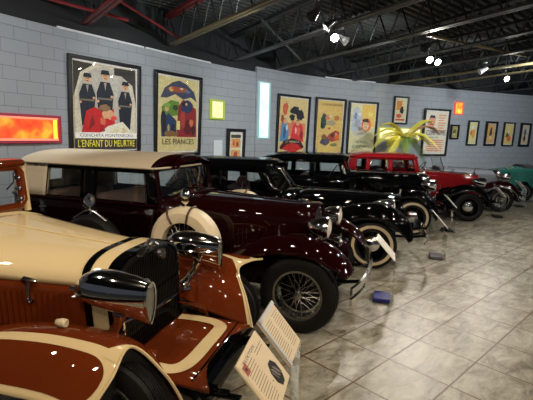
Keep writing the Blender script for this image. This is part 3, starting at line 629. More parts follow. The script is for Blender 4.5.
def vintage(sp):
    T=thing(sp['name'],sp['label'],'car',(sp['o'][0],sp['o'][1],0),R(sp['h']),'vintage cars parked in a row')
    r=sp['r']; tw=sp['tw']; wb=sp['wb']; kind=sp['wheel']
    for sg in (-1,1):
        wheel(T,(0,sg*tw,r),r,sp.get('tyw',.17),sg,kind,sp.get('steer',0) ,'front_wheel',sp.get('ww'),sp.get('hub'),sp.get('spoke',chromed))
        wheel(T,(-wb,sg*tw,r),r,sp.get('tyw',.17),sg,kind,0,'rear_wheel',sp.get('ww'),sp.get('hub'),sp.get('spoke',chromed))
        f,Pf=fender(T,sg,sp['fx'],tw-sp['fin'],tw+sp['fout'],sp['fm'],'front_fender',sp.get('droop',.16),sp.get('bead'),extra=sp.get('skirt',0))
        rx=[(-wb+r+.18,.42),(-wb+r*.9,r+.28),(-wb+.12,2*r+.14),(-wb-.25,2*r+.08),(-wb-r-.08,r+.2),(-wb-r-.16,.32)]
        fender(T,sg,rx,tw-sp['fin'],tw+sp['fout'],sp['fm'],'rear_fender',sp.get('droop',.16))
        x1=sp['fx'][-1][0]; x2=-wb+r+.16
        MB().box(((x1+x2)/2,sg*tw,.36),(abs(x1-x2)+.1,.28,.04)).build('running_board',blackp,T,bevel=.01)
        # inner valance
        MB().grid(lambda u,v:(lerp(.35,-1.25,u),sg*(tw-sp['fin']+.0),lerp(.38,cr1(sp['fx'],lerp(.12,.86,u))[1]-.1,v)),10,2).build('fender_valance',sp['fm'],T,solid=.01)
    # frame rails
    m=MB()
    for sg in (-1,1): m.box(((.2-wb-.5)/2,sg*.3,.42),(wb+.7,.07,.12))
    m.build('chassis',blackp,T)
    MB().tube([(0,-tw,r),(0,-.3,r-.04),(0,.3,r-.04),(0,tw,r)],.035,8).build('front_axle',blackp,T)
    # hood
    H_=sp['hood']; x0,x1=H_['x0'],H_['x1']
    rings=[]; 
    for k in range(13):
        t=k/12; s=t**1.15
        rings.append(hood_ring(lerp(x0,x1,t),lerp(H_['w0'],H_['w1'],s**.9),lerp(H_['z0'],H_['z1'],s)+H_.get('arch',0)*sin(PI*t),lerp(H_['s0'],H_['s1'],s),H_['zb'],20,H_.get('e',.8)))
    ho=MB().loft(rings,False).build('bonnet',H_.get('m',sp['paint']),T,solid=.012)
    rings=[hood_ring(lerp(x1,sp['body']['xf']-.03 if sp.get('body') else x1-.35,t),lerp(H_['w1'],(sp['body']['w']*.93 if sp.get('body') else H_['w1']+.06),t),lerp(H_['z1'],H_['z1']+.01,t),lerp(H_['s1'],H_['s1']+.0,t),H_['zb'],20,H_.get('e',.8)) for t in (0,.33,.66,1)]
    MB().loft(rings,False).build('cowl',sp['paint'],T,solid=.012)
    # hinge line & louvers
    MB().tube([(lerp(x0,x1,t/8),0,lerp(H_['z0'],H_['z1'],(t/8)**1.15)+.006+H_.get('arch',0)*sin(PI*t/8)) for t in range(9)],.007,5).build('bonnet_hinge',chrome if sp.get('hinge',1) else sp['paint'],ho)
    for sg in (-1,1):
        lv=MB(); n=H_.get('louv',0)
        for k in range(n):
            t=.2+.65*k/max(1,n-1); x=lerp(x0,x1,t); w=lerp(H_['w0'],H_['w1'],(t**1.15)**.9)
            z0_=lerp(H_['zb'],H_['s0'],.25); z1_=lerp(H_['zb'],H_['s0'],.85)
            lv.box((x,sg*(w*.965+.006),(z0_+z1_)/2),(.018,.02,z1_-z0_))
        if n: lv.build('louvres',sp['paint'],ho,bevel=.004)
        for px in (.3,.75):
            x=lerp(x0,x1,px); w=lerp(H_['w0'],H_['w1'],px)
            if H_.get('latch'): MB().tube([(x,sg*w*.99,H_['s0']-.08),(x,sg*(w+.01),H_['s0']+.02)],.011,6).build('bonnet_latch',chrome,ho)
    g=sp['gr']; grille(T,x0+.02,g['w'],g['zt'],g['zb'],g.get('m',chrome),blackp,g.get('bars',22),g.get('slope',.06),g.get('vee',0),g.get('e',.55),g.get('shell'))
    if g.get('orn',1):
        MB().lathe([(0,.035),(.02,.03),(.03,.012),(.07,.014),(.1,.02),(.12,.0)],(x0-.03,0,g['zt']-.005),(0.15,0,1),14).build('bonnet_ornament',chrome,T)
    l=sp['lamp']
    for sg in (-1,1): headlamp(T,(l['x'],sg*l['y'],l['z']),l['r'],l['L'],'headlamp',l.get('m',chrome),(l['x']-.1,sg*(l['y']+.02),l['z']-.25) if l.get('stalk',1) else None)
    if l.get('bar'): MB().tube([(l['x']-.08,l['y']*(-1+k/4),l['z']-.12-.05*(1-abs(-1+k/4))) for k in range(9)],.014,6).build('lamp_bar',chrome,T)
    b=sp['bump']; bumper(T,b['x'],b['y'],b['z'],b['kind'])
    for sg in (-1,1):
        if sp.get('horn'): MB().lathe([(-.3,.02),(-.1,.025),(-.03,.045),(0,.085),(.005,.08),(-.03,.02)],(l['x']+.06,sg*(l['y']-.07),l['z']-.28),(1,0,0),16).build('horn',chrome,T)
        if sp.get('flamp'):
            q=sp['flamp']; MB().lathe([(-.1,0),(-.07,.03),(0,.045),(.01,.04),(.02,0)],(q[0],sg*q[1],q[2]),(1,0,0),14).build('fender_lamp',chrome,T)
    if sp.get('side'):
        q=sp['side']
        for sg in (-1,1):
            ty=MB().lathe([(-.09,r*.6),(-.1,r*.7),(-.1,r-.06),(-.06,r-.01),(0,r),(.06,r-.01),(.1,r-.06),(.1,r*.7),(.09,r*.6),(-.09,r*.6)],(q[0],sg*q[1],q[2]),(0,1,.0),44).build('spare_wheel',q[3],T)
            MB().lathe([(.0,0),(.0,r*.6),(.03,r*.62)],(q[0],sg*q[1],q[2]),(0,sg,0),30).build('spare_hub_disc',blackp,ty)
            s=MB()
            for k in range(24):
                a=2*PI*k/24; b2=a+(.4 if k%2 else -.4); s.tube([(q[0]+.05*cos(b2),sg*(q[1]+.07),q[2]+.05*sin(b2)),(q[0]+r*.6*cos(a),sg*(q[1]+.03),q[2]+r*.6*sin(a))],.0035,4)
            s.build('wire_spokes',chromed,ty)
            MB().lathe([(.02,.06),(.07,.055),(.09,.03),(.095,0)],(q[0],sg*q[1],q[2]),(0,sg,0),20).build('hub_cap',sp.get('hub',chrome),ty)
            if q[3] is sparec:
                for a in (1.35,2.05):
                    st=MB(); 
                    st.tube([(q[0]+rr*cos(a),sg*(q[1]+yy),q[2]+rr*sin(a)) for rr,yy in ((r*.62,-.1),(r*.8,-.108),(r-.03,-.09),(r+.006,-.05),(r+.01,0),(r+.006,.05),(r-.03,.09),(r*.8,.108),(r*.62,.1))],.012,6)
                    st.build('leather_strap',leather,ty)
            mirror(T,(q[0],sg*(q[1]),q[2]+r+.0),(q[0]-.0,sg*(q[1]+.02),q[2]+r+.11),.085,(.5,-sg,0))
    if sp.get('body'): closed_body(T,sp['body'])
    if sp.get('custom'): sp['custom'](T)
    return T
# ------------------------------------------------------------------ nearest car: russet and cream roadster
def russet_car():
    T=thing('vintage_car','nearest vintage roadster in russet brown and cream with chrome bullet headlamps','car',(-.65,3.03,0),R(-15),'vintage cars parked in a row')
    # hood: cream top, russet sides
    xf,xb=-.39,-1.80
    def sec(t):
        t2=t**1.2; w=lerp(.425,.73,t2**.9); zt=lerp(1.13,1.235,t2); zs=lerp(.95,1.03,t2); return lerp(xf,xb,t),w,zt,zs
    def top(u,v,off=0):
        x,w,zt,zs=sec(u); a=PI*v; c=cos(a); s=sin(a); return (x,-(w+off)*math.copysign(abs(c)**.75,c),zs+(zt-zs+off)*s**.8)
    ho=MB().grid(top,24,24).build('bonnet_top',cream,T,solid=.012)
    MB().tube([tuple(Vector(top(k/12,.5))+Vector((0,0,.004))) for k in range(13)],.009,6).build('bonnet_hinge',cream,ho)
    for sg in (-1,1):
        def side(u,v):
            x,w,zt,zs=sec(u); return (x,sg*lerp(w*.93,w*.995,v**.5),lerp(.56,zs-.004,v))
        sd=MB().grid(side,24,6).build('bonnet_side',brown,T,solid=.012)
        lv=MB()
        for k in range(24):
            u=.16+.72*k/24
            p=Vector(side(u,.22)); q=Vector(side(u,.84))
            lv.loft([[p+Vector((a,sg*b,0)) for a,b in ((-.012,0),(-.009,.018),(.012,.0))],[q+Vector((a,sg*b,0)) for a,b in ((-.012,0),(-.009,.018),(.012,.0))]])
        lv.build('louvres',brown,sd)
        # latches
        for u in (.32,.8):
            p=Vector(side(u,1)); m=MB()
            m.tube([p+Vector((-.06,sg*.015,.015)),p+Vector((-.02,sg*.03,.03)),p+Vector((.03,sg*.03,.025)),p+Vector((.06,sg*.012,.02))],[.012,.02,.018,.01],8)
            m.tube([p+Vector((0,sg*.02,.02)),p+Vector((0,sg*.03,-.04)),p+Vector((.0,sg*.03,-.10))],[.014,.014,.012],8)
            m.tube([p+Vector((-.02,sg*.02,-.115)),p+Vector((.03,sg*.02,-.125))],.012,8)
            m.build('bonnet_latch',chromed,sd)
    # front surround: black band, cream band, black band, chrome shell
    def band(name,x0,x1,ex,m,z0=.42):
        mb=MB(); ks=24
        def pr(x,o): 
            w=.42+o; pts=[(x+.06*(.6-.45)/.7,-w*.96,z0)]
            for k in range(ks+1):
                a=PI*k/ks; c=cos(a); s=sin(a); z=.955+(.18+o)*s**.8; pts.append((x-.06*(z-.5),-w*math.copysign(abs(c)**.62,c),z))
            pts.append((x+.06*(.6-.45)/.7,w*.96,z0)); return pts
        mb.loft([pr(x1,ex-.02),pr(x1,ex),pr(x0,ex),pr(x0,ex-.02)],False,False); return mb.build(name,m,T)
    band('front_band',-.46,-.405,.024,blackp); band('cream_band',-.41,-.275,.018,cream); band('rim_band',-.28,-.20,.020,blackp); 
    sh=band('radiator_shell',-.205,-.18,.006,chrome)
    # core
    core=MB(); pts=[(-.20+.0,-.43,.42)]
    for k in range(21):
        a=PI*k/20; c=cos(a); s=sin(a); z=.94+.165*s**.8; pts.append((-.20-.06*(z-.5),-.40*math.copysign(abs(c)**.62,c),z))
    pts.append((-.20,.43,.42)); core.poly(pts); core.build('radiator_core',ribbonm,sh,smooth=False)
    b=MB()
    for k in range(34):
        y=-.405+.81*k/33; zt=.95+.165*(1-abs(y/.43)**2.6)**.45
        b.tube([(-.18,y,.43),(-.18-.06*(zt-.5),y,zt-.01)],.0045,5)
    b.build('grille_bars',blackp,sh)
    # winged emblem and cap
    m=MB(); m.lathe([(0,.05),(.015,.055),(.03,.035),(.05,.03),(.055,0)],(-.215,0,1.155),(0,0,1),18)
    for sg in (-1,1):
        m.loft([[(-.19+.02*t,sg*(.03+.17*t),1.165-.035*t*t+a) for a in (-.008,.018*(1-t)+.004)]+[(-.24+.02*t,sg*(.03+.17*t),1.175-.035*t*t)] for t in (0,.25,.5,.75,1)])
    m.lathe([(-.02,.02),(.02,.045),(.045,.04),(.05,0)],(-.16,0,1.10),(1,0,.1),16)
    m.build('winged_cap',chromed,T)
    # fenders
    ST=[[(.36,.60,.33),(.27,.68,.58),(.12,.80,.80),(.10,.97,.69),(.03,1.13,.52)],
        [(.06,.48,.46),(.04,.58,.70),(-.06,.79,.835),(-.1,.98,.76),(-.15,1.14,.60)],
        [(-.36,.48,.60),(-.38,.58,.75),(-.42,.79,.84),(-.42,.98,.77),(-.42,1.14,.61)],
        [(-.8,.50,.56),(-.8,.6,.70),(-.8,.8,.785),(-.8,.99,.73),(-.8,1.13,.58)],
        [(-1.2,.55,.45),(-1.2,.65,.56),(-1.2,.82,.64),(-1.2,1.0,.60),(-1.2,1.12,.48)],
        [(-1.6,.6,.36),(-1.6,.7,.42),(-1.6,.84,.46),(-1.6,1.0,.44),(-1.6,1.1,.36)],
        [(-2.0,.6,.33),(-2.0,.7,.34),(-2.0,.85,.35),(-2.0,1.0,.34),(-2.0,1.1,.31)]]
    ST2=[[(.42,.58,.33),(.34,.64,.56),(.22,.76,.775),(.26,.98,.80),(.34,1.14,.785)],
        [(.08,.48,.46),(.06,.58,.69),(.0,.79,.855),(.0,.98,.85),(.03,1.15,.78)]]+ST[2:]
    for sg,S_ in ((-1,ST),(1,ST2)):
        def Fp(u,v,off=0):
            rows=[cr1(s,v) for s in S_]; p=Vector(cr1(rows,u))
            if off:
                e=.01; pu=Vector(cr1([cr1(s,v) for s in S_],min(1,u+e)))-Vector(cr1([cr1(s,v) for s in S_],max(0,u-e)))
                pv=Vector(cr1([cr1(s,min(1,v+e)) for s in S_],u))-Vector(cr1([cr1(s,max(0,v-e)) for s in S_],u))
                n=pu.cross(pv).normalized(); n=n if n.z>0 else -n
                p=p+n*off
            return (p.x,sg*p.y,p.z)
        fo=MB().grid(Fp,60,25,lambda u,v:1 if v>.6 else 0).build('front_fender',[brown,cream],T,solid=.012)
        def patch(c):  # oval brown panel with rounded front end
            def f(a,b):
                u=lerp(.04,1,a**1.3); k=min(1,(u-.04)/.10); hw=.135*math.sqrt(max(0,1-(1-k)**2.2)); return Fp(u,lerp(.81-hw,.81+hw*.9,b),.004)
            return f
        MB().grid(patch(0),60,12).build('painted_panel',brown,fo)
        MB().grid(lambda a,b:Fp(a*.03,lerp(.0,.45,b),.0035),3,16).build('cream_lip_stripe',cream,fo)
        MB().tube([Fp(0,k/30) for k in range(31)],.010,6).build('lip_bead',cream,fo)
        MB().grid(lambda a,b:Fp(a*.10,lerp(.42+.19*a**.7,.66,b),.0035),10,6).build('cream_tip',cream,fo)
        if sg<0:
            lp=[Vector(Fp(.012,k/20,-.012)) for k in range(21)]
            MB().grid(lambda a,b:(lambda p:(p.x-.03,p.y,lerp(p.z,.14,a)))(lp[int(round(b*20))]),6,20).build('wheel_well_shade',ribbonm,fo)  # black sheet added for the darkness inside the near wheel well
        # parking lamp
        if sg<0:
            p=Vector(Fp(.30,.50,.012)); MB().lathe([(-.06,0),(-.045,.018),(-.01,.027),(.02,.026),(.025,.02),(.022,0)],p+Vector((0,0,.012)),(1,0,.0),18,).build('parking_lamp',ivory,T)
        # inner skirt between fender and bonnet
        MB().grid(lambda u,v:(lerp(.05,-1.9,u),sg*lerp(.40,.50,v),lerp(.56,cr1([cr1(s,0) for s in S_],lerp(.1,.95,u))[2],v)),12,3).build('fender_valance',brown,T,solid=.01)
    # front apron with frame horns
    z=lambda x,y:.455-.06*max(0,x)-.02*abs(y)
    ap=MB(); ap.grid(lambda u,v:( (lambda y:(lerp(-.2,(.34+.13*(max(0,abs(y)-.2)/.3)**1.5),u),y,z(lerp(-.2,.5,u),y)))(lerp(-.5,.45,v)) ),14,30)
    apo=ap.build('front_apron',brown,T,solid=.03)
    path=[(-.16,-.40),(-.05,-.41),(.05,-.41),(.15,-.395),(.21,-.33),(.235,-.2),(.24,0),(.24,.2),(.225,.31),(.15,.36),(.05,.365),(-.05,.36),(-.16,.35)]
    s=MB(); n=72; L_=[]
    for k in range(n+1):
        x,y=cr1(path,k/n); x2,y2=cr1(path,min(1,k/n+.01)); x1,y1=cr1(path,max(0,k/n-.01)); t=Vector((x2-x1,y2-y1)).normalized(); L_.append([(x-t.y*o,y+t.x*o,z(x-t.y*o,y+t.x*o)+.004) for o in (-.052,-.026,0,.026,.052)])
    s.loft(L_,False,False); s.build('cream_apron_stripe',cream,apo)
    # black panel added as shade below the apron, then springs and transaxle
    MB().grid(lambda u,v:(.33+.10*sin(PI*u),lerp(-.46,.46,v),lerp(.43,.10,u)),8,10).build('shade_panel',blackp,T,solid=.02)
    m=MB()
    for sg in (-1,1):
        for k in range(4): m.box((.18,sg*.36,.30+.022*k),(.9-.16*k,.05,.014))
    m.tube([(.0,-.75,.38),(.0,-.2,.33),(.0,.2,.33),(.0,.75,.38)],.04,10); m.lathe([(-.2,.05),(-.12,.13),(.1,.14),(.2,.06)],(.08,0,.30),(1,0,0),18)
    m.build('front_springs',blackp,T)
    # wheels
    for sg in (-1,1):
        wheel(T,((.03 if sg>0 else -.03),sg*(.86 if sg>0 else .80),.36),.36,.16,sg,'wire',0,'front_wheel',None,chromed,chromed)
        wheel(T,(-3.3,sg*.82,.38),.38,.17,sg,'wire',0,'rear_wheel',None,chromed,chromed)
    # bullet headlamps: fat domed top, tapering keel, narrow upright lens
    for sg in (-1,1):
        cx,cy,cz=.10,sg*.575,1.0; m=MB(); rings=[]
        N=28; L=.52
        for i in range(21):
            t=i/20; # 0 tail -> 1 lens
            hw=.105*(1-(1-min(1,t/.45))**2.2)**.5*(1-.42*max(0,(t-.55)/.45)**1.4)+.001
            up=.150*(1-(1-min(1,t/.5))**2.6)**.5*(1-.3*max(0,(t-.5)/.5)**1.6)+.001; dn=(.05+.12*t)*(1-(1-min(1,t/.35))**2)**.5+.001
            x=cx-L*(1-t); r=[]
            for k in range(N):
                a=2*PI*k/N; c=cos(a); s_=sin(a)
                yy=hw*math.copysign(abs(c)**(.9 if s_>0 else 1.5),c); zz=(up if s_>0 else dn)*math.copysign(abs(s_)**.9,s_)
                r.append((x,cy+yy,cz+zz-.01*(1-t)))
            rings.append(r)
        m.loft(rings,True,True); hl=m.build('headlamp',chrome,T)
        m=MB(); rr=rings[-1]; c0=Vector((cx+.012,cy,cz-.02))
        m.loft([[(p[0]+.002,p[1],p[2]) for p in rr],[(p[0]+.018,c0.y+(p[1]-c0.y)*.98,c0.z+(p[2]-c0.z)*.98) for p in rr],[(p[0]+.016,c0.y+(p[1]-c0.y)*.86,c0.z+(p[2]-c0.z)*.9) for p in rr]],True,False)
        m.build('lens_rim',chrome,hl)
        m=MB(); m.loft([[(p[0]+.008,c0.y+(p[1]-c0.y)*.88,c0.z+(p[2]-c0.z)*.92) for p in rr],[(p[0]+.02,c0.y+(p[1]-c0.y)*.4,c0.z+(p[2]-c0.z)*.4) for p in rr]],True,True); m.build('lens',lensm,hl)
        # bead round the waist
        w=MB(); pts=[(rings[i][0][0],rings[i][0][1]+.001,rings[i][0][2]) for i in range(0,21,2)]+[(rings[i][N//2][0],rings[i][N//2][1]-.001,rings[i][N//2][2]) for i in range(20,-1,-2)]
        w.tube(pts,.009,6); w.lathe([(-.05,.0),(-.04,.018),(.0,.02)],(cx-L,cy,cz-.01),(1,0,0),12); w.build('waist_bead',chrome,hl)
        f=MB(); f.loft([[(cx-.10,cy-.012,cz+.09),(cx-.10,cy+.012,cz+.09),(cx-.10,cy,cz+.11)],[(cx,cy-.03,cz+.085),(cx,cy+.03,cz+.085),(cx,cy,cz+.125)],[(cx+.03,cy-.02,cz+.07),(cx+.03,cy+.02,cz+.07),(cx+.03,cy,cz+.09)]]); f.build('top_fin',chromed,hl)
        b=MB(); b.tube([(cx-.20,cy,cz-.12),(cx-.22,cy-sg*.01,cz-.19),(cx-.27,cy-sg*.02,cz-.27),(cx-.30,cy-sg*.04,cz-.33)],[.05,.03,.035,.06],12)
        b.lathe([(0,.075),(.02,.07),(.035,.04)],(cx-.30,cy-sg*.04,cz-.36),(0,0,1),18); b.build('lamp_bracket',chrome,hl)
    MB().tube([(-.10,-.54,.80),(-.06,-.3,.775),(-.05,0,.765),(-.06,.3,.775),(-.10,.54,.80)],.011,8).build('tie_bar',chrome,T)
    # cowl, windscreen, doors, tail
    rings=[hood_ring(lerp(-1.80,-2.1,t),lerp(.73,.80,t),lerp(1.235,1.25,t),1.03,.5,24,.75,.95) for t in (0,.5,1)]
    MB().loft(rings,False,False).build('cowl',cream,T,solid=.015)
    def tub(u,v,sg=1):
        x=lerp(-2.1,-4.3,u); w=.80*(1-.9*max(0,(u-.55)/.45)**2.4)
        return (x,sg*w*(1-.06*(1-v)**2),lerp(.45,1.06+.03*sin(PI*u),v))
    for sg in (-1,1):
        s_=MB().grid(lambda u,v:tub(u,v,sg),24,8).build('body_side',brown,T,solid=.03)
        d=MB().grid(lambda u,v:Vector(tub(lerp(.04,.42,u),lerp(.15,.97,v),sg))+Vector((0,sg*.006,0)),8,6).build('door',brown,T,solid=.02)
        p=Vector(tub(.38,.85,sg))+Vector((0,sg*.05,0)); MB().tube([p,p+Vector((.11,0,0))],.011,8).tube([p,p-Vector((0,sg*.05,0))],.009,6).build('door_handle',chrome,d)
        fender(T,sg,[(-2.75,.42),(-2.9,.68),(-3.2,.87),(-3.55,.82),(-3.75,.62),(-3.82,.35)],.62,1.08,brown,'rear_fender')
        MB().box((-2.3,sg*.86,.34),(1.1,.34,.04)).build('running_board',blackp,T,bevel=.01)
    MB().grid(lambda u,v:(lerp(-3.35,-4.3,u),lerp(-1,1,v)*.78*(1-.9*(u)**2.2),1.075+.06*(1-(2*v-1)**2)*(1-u)),10,12).build('rear_deck',cream,T,solid=.015)
    MB().box((-3.05,0,.92),(.2,1.3,.5),ry=-.15).build('seat',leather,T,bevel=.06)
    # windscreen frame, wide russet surround
    wx=-1.93
    def fr(y,zz): return Vector((wx-.10*(zz-1.2),y,zz))
    Y0,Y1,Z0,Z1=-.66,.56,1.255,1.64
    m=MB(); 
    loop=[fr(Y0,Z0),fr(Y1-.05,Z0),fr(Y1,Z0+.06),fr(Y1,Z1-.06),fr(Y1-.05,Z1),fr(Y0+.05,Z1),fr(Y0,Z1-.06)]
    m.tube(loop,.042,8,True,flat=1); wf=m.build('windscreen_frame',brown,T)
    m=MB(); m.add([fr(Y0,Z0),fr(Y1,Z0),fr(Y1,Z1),fr(Y0,Z1)],[(0,1,2,3)]); m.build('windscreen',winglass,wf,smooth=False)
    MB().box((wx-.06,(Y0+Y1)/2,Z1+.035),(.16,Y1-Y0+.06,.07)).build('header_visor',brown,T,bevel=.03)
    m=MB()
    for k in range(3): m.lathe([(0,.018),(.05,.018),(.055,0)],fr(Y1-.06,Z0+.08+.1*k),(1,0,0),10)
    m.tube([fr(Y1-.1,Z1-.05)+Vector((.03,0,0)),fr(Y1-.11,Z1-.14)+Vector((.03,0,0)),fr(Y1-.2,Z0+.18)+Vector((.03,0,0))],.007,5); m.build('wiper',chromed,wf)
    # folded-up side post of cream behind the frame
    MB().tube([fr(Y1+.04,Z0-.05),fr(Y1+.04,Z1-.0)],.03,8).build('cream_post',cream,T)
    sw=MB(); c=Vector((-2.4,.35,1.16)); ax=Vector((-.75,0,.6)).normalized(); u=ax.cross(Vector((0,1,0))).normalized()
    sw.tube([c+u*.2*cos(2*PI*k/24)+Vector((0,1,0))*.2*sin(2*PI*k/24) for k in range(24)],.012,6,True)
    for k in range(4): sw.tube([c,c+u*.2*cos(PI*k/2)+Vector((0,1,0))*.2*sin(PI*k/2)],.007,5)
    sw.tube([c,c-ax*.45],.015,6); sw.build('steering_wheel',blackp,T)
    # side-mounted spares
    for sg in (-1,1):
        q=Vector((-1.46,sg*.93,.78)); r=.36
        ty=MB().lathe([(-.07,r*.62),(-.085,r*.75),(-.08,r-.04),(-.05,r-.01),(0,r),(.05,r-.01),(.08,r-.04),(.085,r*.75),(.07,r*.62),(-.07,r*.62)],q,(0,1,0),44).build('spare_wheel',rubber,T)
        MB().lathe([(-.05,0),(-.05,r*.6),(.02,r*.63),(.05,r*.62)],q,(0,sg,0),30).build('spare_rim',chromed,ty)
        if sg>0: mirror(T,q+Vector((0,0,r)),q+Vector((0,-.02,r+.15)),.068,(1,-.25,.1))
        if sg>0: MB().tube([q+Vector((-.2,-.02,r-.055)),q+Vector((-.06,-.02,r+.03)),q+Vector((0,-.02,r+.045)),q+Vector((.06,-.02,r+.03)),q+Vector((.2,-.02,r-.055))],.012,6).build('mirror_strap',chromed,T)
    m=MB()
    for sg in (-1,1): m.box((-2.1,sg*.38,.40),(3.5,.08,.12))
    m.build('chassis',blackp,T)
russet_car()
# ------------------------------------------------------------------ the row behind
vintage(dict(name='vintage_car',label='dark maroon saloon with cream canvas roof and cream-covered side spare wheel',o=(.56,4.76),h=-18,r=.405,tw=.66,wb=3.5,wheel='wire',tyw=.18,steer=0,
 fx=[(.54,.70),(.46,.83),(.28,.95),(.02,1.0),(-.35,.97),(-.75,.78),(-1.1,.52),(-1.4,.38)],fin=.18,fout=.17,fm=maroon,bead=None,hub=chromed,
 paint=maroon,hood=dict(x0=.06,x1=-1.38,w0=.29,w1=.56,z0=1.235,z1=1.30,s0=1.05,s1=1.13,zb=.55,e=.72,louv=22),
 gr=dict(w=.31,zt=1.25,zb=.5,bars=24,orn=0,shell=maroon),lamp=dict(x=.20,y=.38,z=1.05,r=.118,L=.22,bar=1),bump=dict(x=.64,y=.82,z=.5,kind='double'),horn=1,
 side=(-1.22,.80,.83,sparec),
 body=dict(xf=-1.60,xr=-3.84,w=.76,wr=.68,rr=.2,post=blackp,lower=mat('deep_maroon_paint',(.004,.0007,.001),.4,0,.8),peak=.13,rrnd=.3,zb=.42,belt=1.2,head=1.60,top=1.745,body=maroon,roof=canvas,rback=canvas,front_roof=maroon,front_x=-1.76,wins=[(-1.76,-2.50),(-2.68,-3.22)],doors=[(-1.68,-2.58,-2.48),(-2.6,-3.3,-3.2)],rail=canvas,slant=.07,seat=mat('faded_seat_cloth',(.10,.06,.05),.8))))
vintage(dict(name='vintage_car',label='low black coupe with split windscreen and whitewall tyres, third car of the row',o=(1.82,7.04),h=-14,r=.37,tw=.70,wb=3.2,wheel='disc',tyw=.18,ww=white_rub,
 fx=[(.60,.50),(.58,.64),(.50,.80),(.30,.95),(.0,1.01),(-.4,.95),(-.8,.72),(-1.15,.45),(-1.35,.33)],fin=.22,fout=.2,fm=blackp,droop=.22,skirt=.0,hinge=1,
 paint=blackp,hood=dict(x0=.42,x1=-1.25,w0=.24,w1=.58,z0=1.06,z1=1.12,s0=.86,s1=.96,zb=.5,e=.8,arch=.02),
 gr=dict(w=.25,zt=1.07,zb=.45,bars=20,slope=.16,vee=.08,e=.7),lamp=dict(x=.26,y=.42,z=.93,r=.115,L=.34),bump=dict(x=.84,y=.82,z=.48,kind='double'),
 body=dict(xf=-1.47,xr=-3.7,w=.80,wr=.62,rr=.5,zb=.38,belt=1.08,head=1.45,top=1.605,body=blackp,slant=.24,tumble=.12,rslope=.30,vee=.06,split=1,over=1.01,wsm=chrome,wins=[(-1.70,-2.42),(-2.56,-2.95)],doors=[(-1.55,-2.35,-2.25)])))
vintage(dict(name='vintage_car',label='tall black limousine with long shining bonnet and whitewall tyres, fourth car of the row',o=(3.21,9.40),h=-12,r=.375,tw=.70,wb=3.5,wheel='disc',tyw=.18,ww=white_rub,
 fx=[(.50,.36),(.48,.62),(.32,.86),(.05,.96),(-.3,.93),(-.7,.76),(-1.05,.5),(-1.35,.36)],fin=.2,fout=.19,fm=blackp,
 paint=blackp,hood=dict(x0=.30,x1=-1.15,w0=.30,w1=.56,z0=1.24,z1=1.27,s0=1.05,s1=1.10,zb=.5,e=.6,louv=16),
 gr=dict(w=.31,zt=1.26,zb=.45,bars=24,e=.5),lamp=dict(x=.42,y=.42,z=1.03,r=.13,L=.28,bar=1),bump=dict(x=.85,y=.85,z=.45,kind='double'),horn=1,
 body=dict(xf=-1.35,xr=-3.35,w=.78,wr=.68,rr=.3,zb=.4,belt=1.14,head=1.50,top=1.635,body=blackp,slant=.12,wins=[(-1.5,-2.08),(-2.2,-2.7),(-2.8,-3.12)],doors=[(-1.45,-2.12,-2.05),(-2.15,-2.75,-2.68)],seat=darkin)))
vintage(dict(name='vintage_car',label='bright red saloon with black front fenders in front of the yellow-lit palm',o=(5.11,11.06),h=-8,r=.36,tw=.70,wb=3.1,wheel='disc',tyw=.17,
 fx=[(.52,.36),(.48,.6),(.32,.82),(.05,.92),(-.3,.88),(-.65,.7),(-.95,.48),(-1.2,.36)],fin=.2,fout=.19,fm=blackp,
 paint=redp,hood=dict(x0=.32,x1=-1.0,w0=.30,w1=.58,z0=1.14,z1=1.20,s0=.98,s1=1.06,zb=.45,e=.6,louv=16),
 gr=dict(w=.30,zt=1.16,zb=.42,bars=20,slope=.1,e=.6),lamp=dict(x=.40,y=.40,z=.97,r=.115,L=.28,bar=1),bump=dict(x=.78,y=.82,z=.45,kind='single'),
 body=dict(xf=-1.2,xr=-3.0,w=.78,wr=.7,rr=.3,zb=.38,belt=1.18,head=1.52,top=1.63,body=redp,slant=.10,wins=[(-1.34,-1.88),(-2.0,-2.45),(-2.55,-2.8)],doors=[(-1.3,-1.92,-1.85),(-1.95,-2.5,-2.42)])))
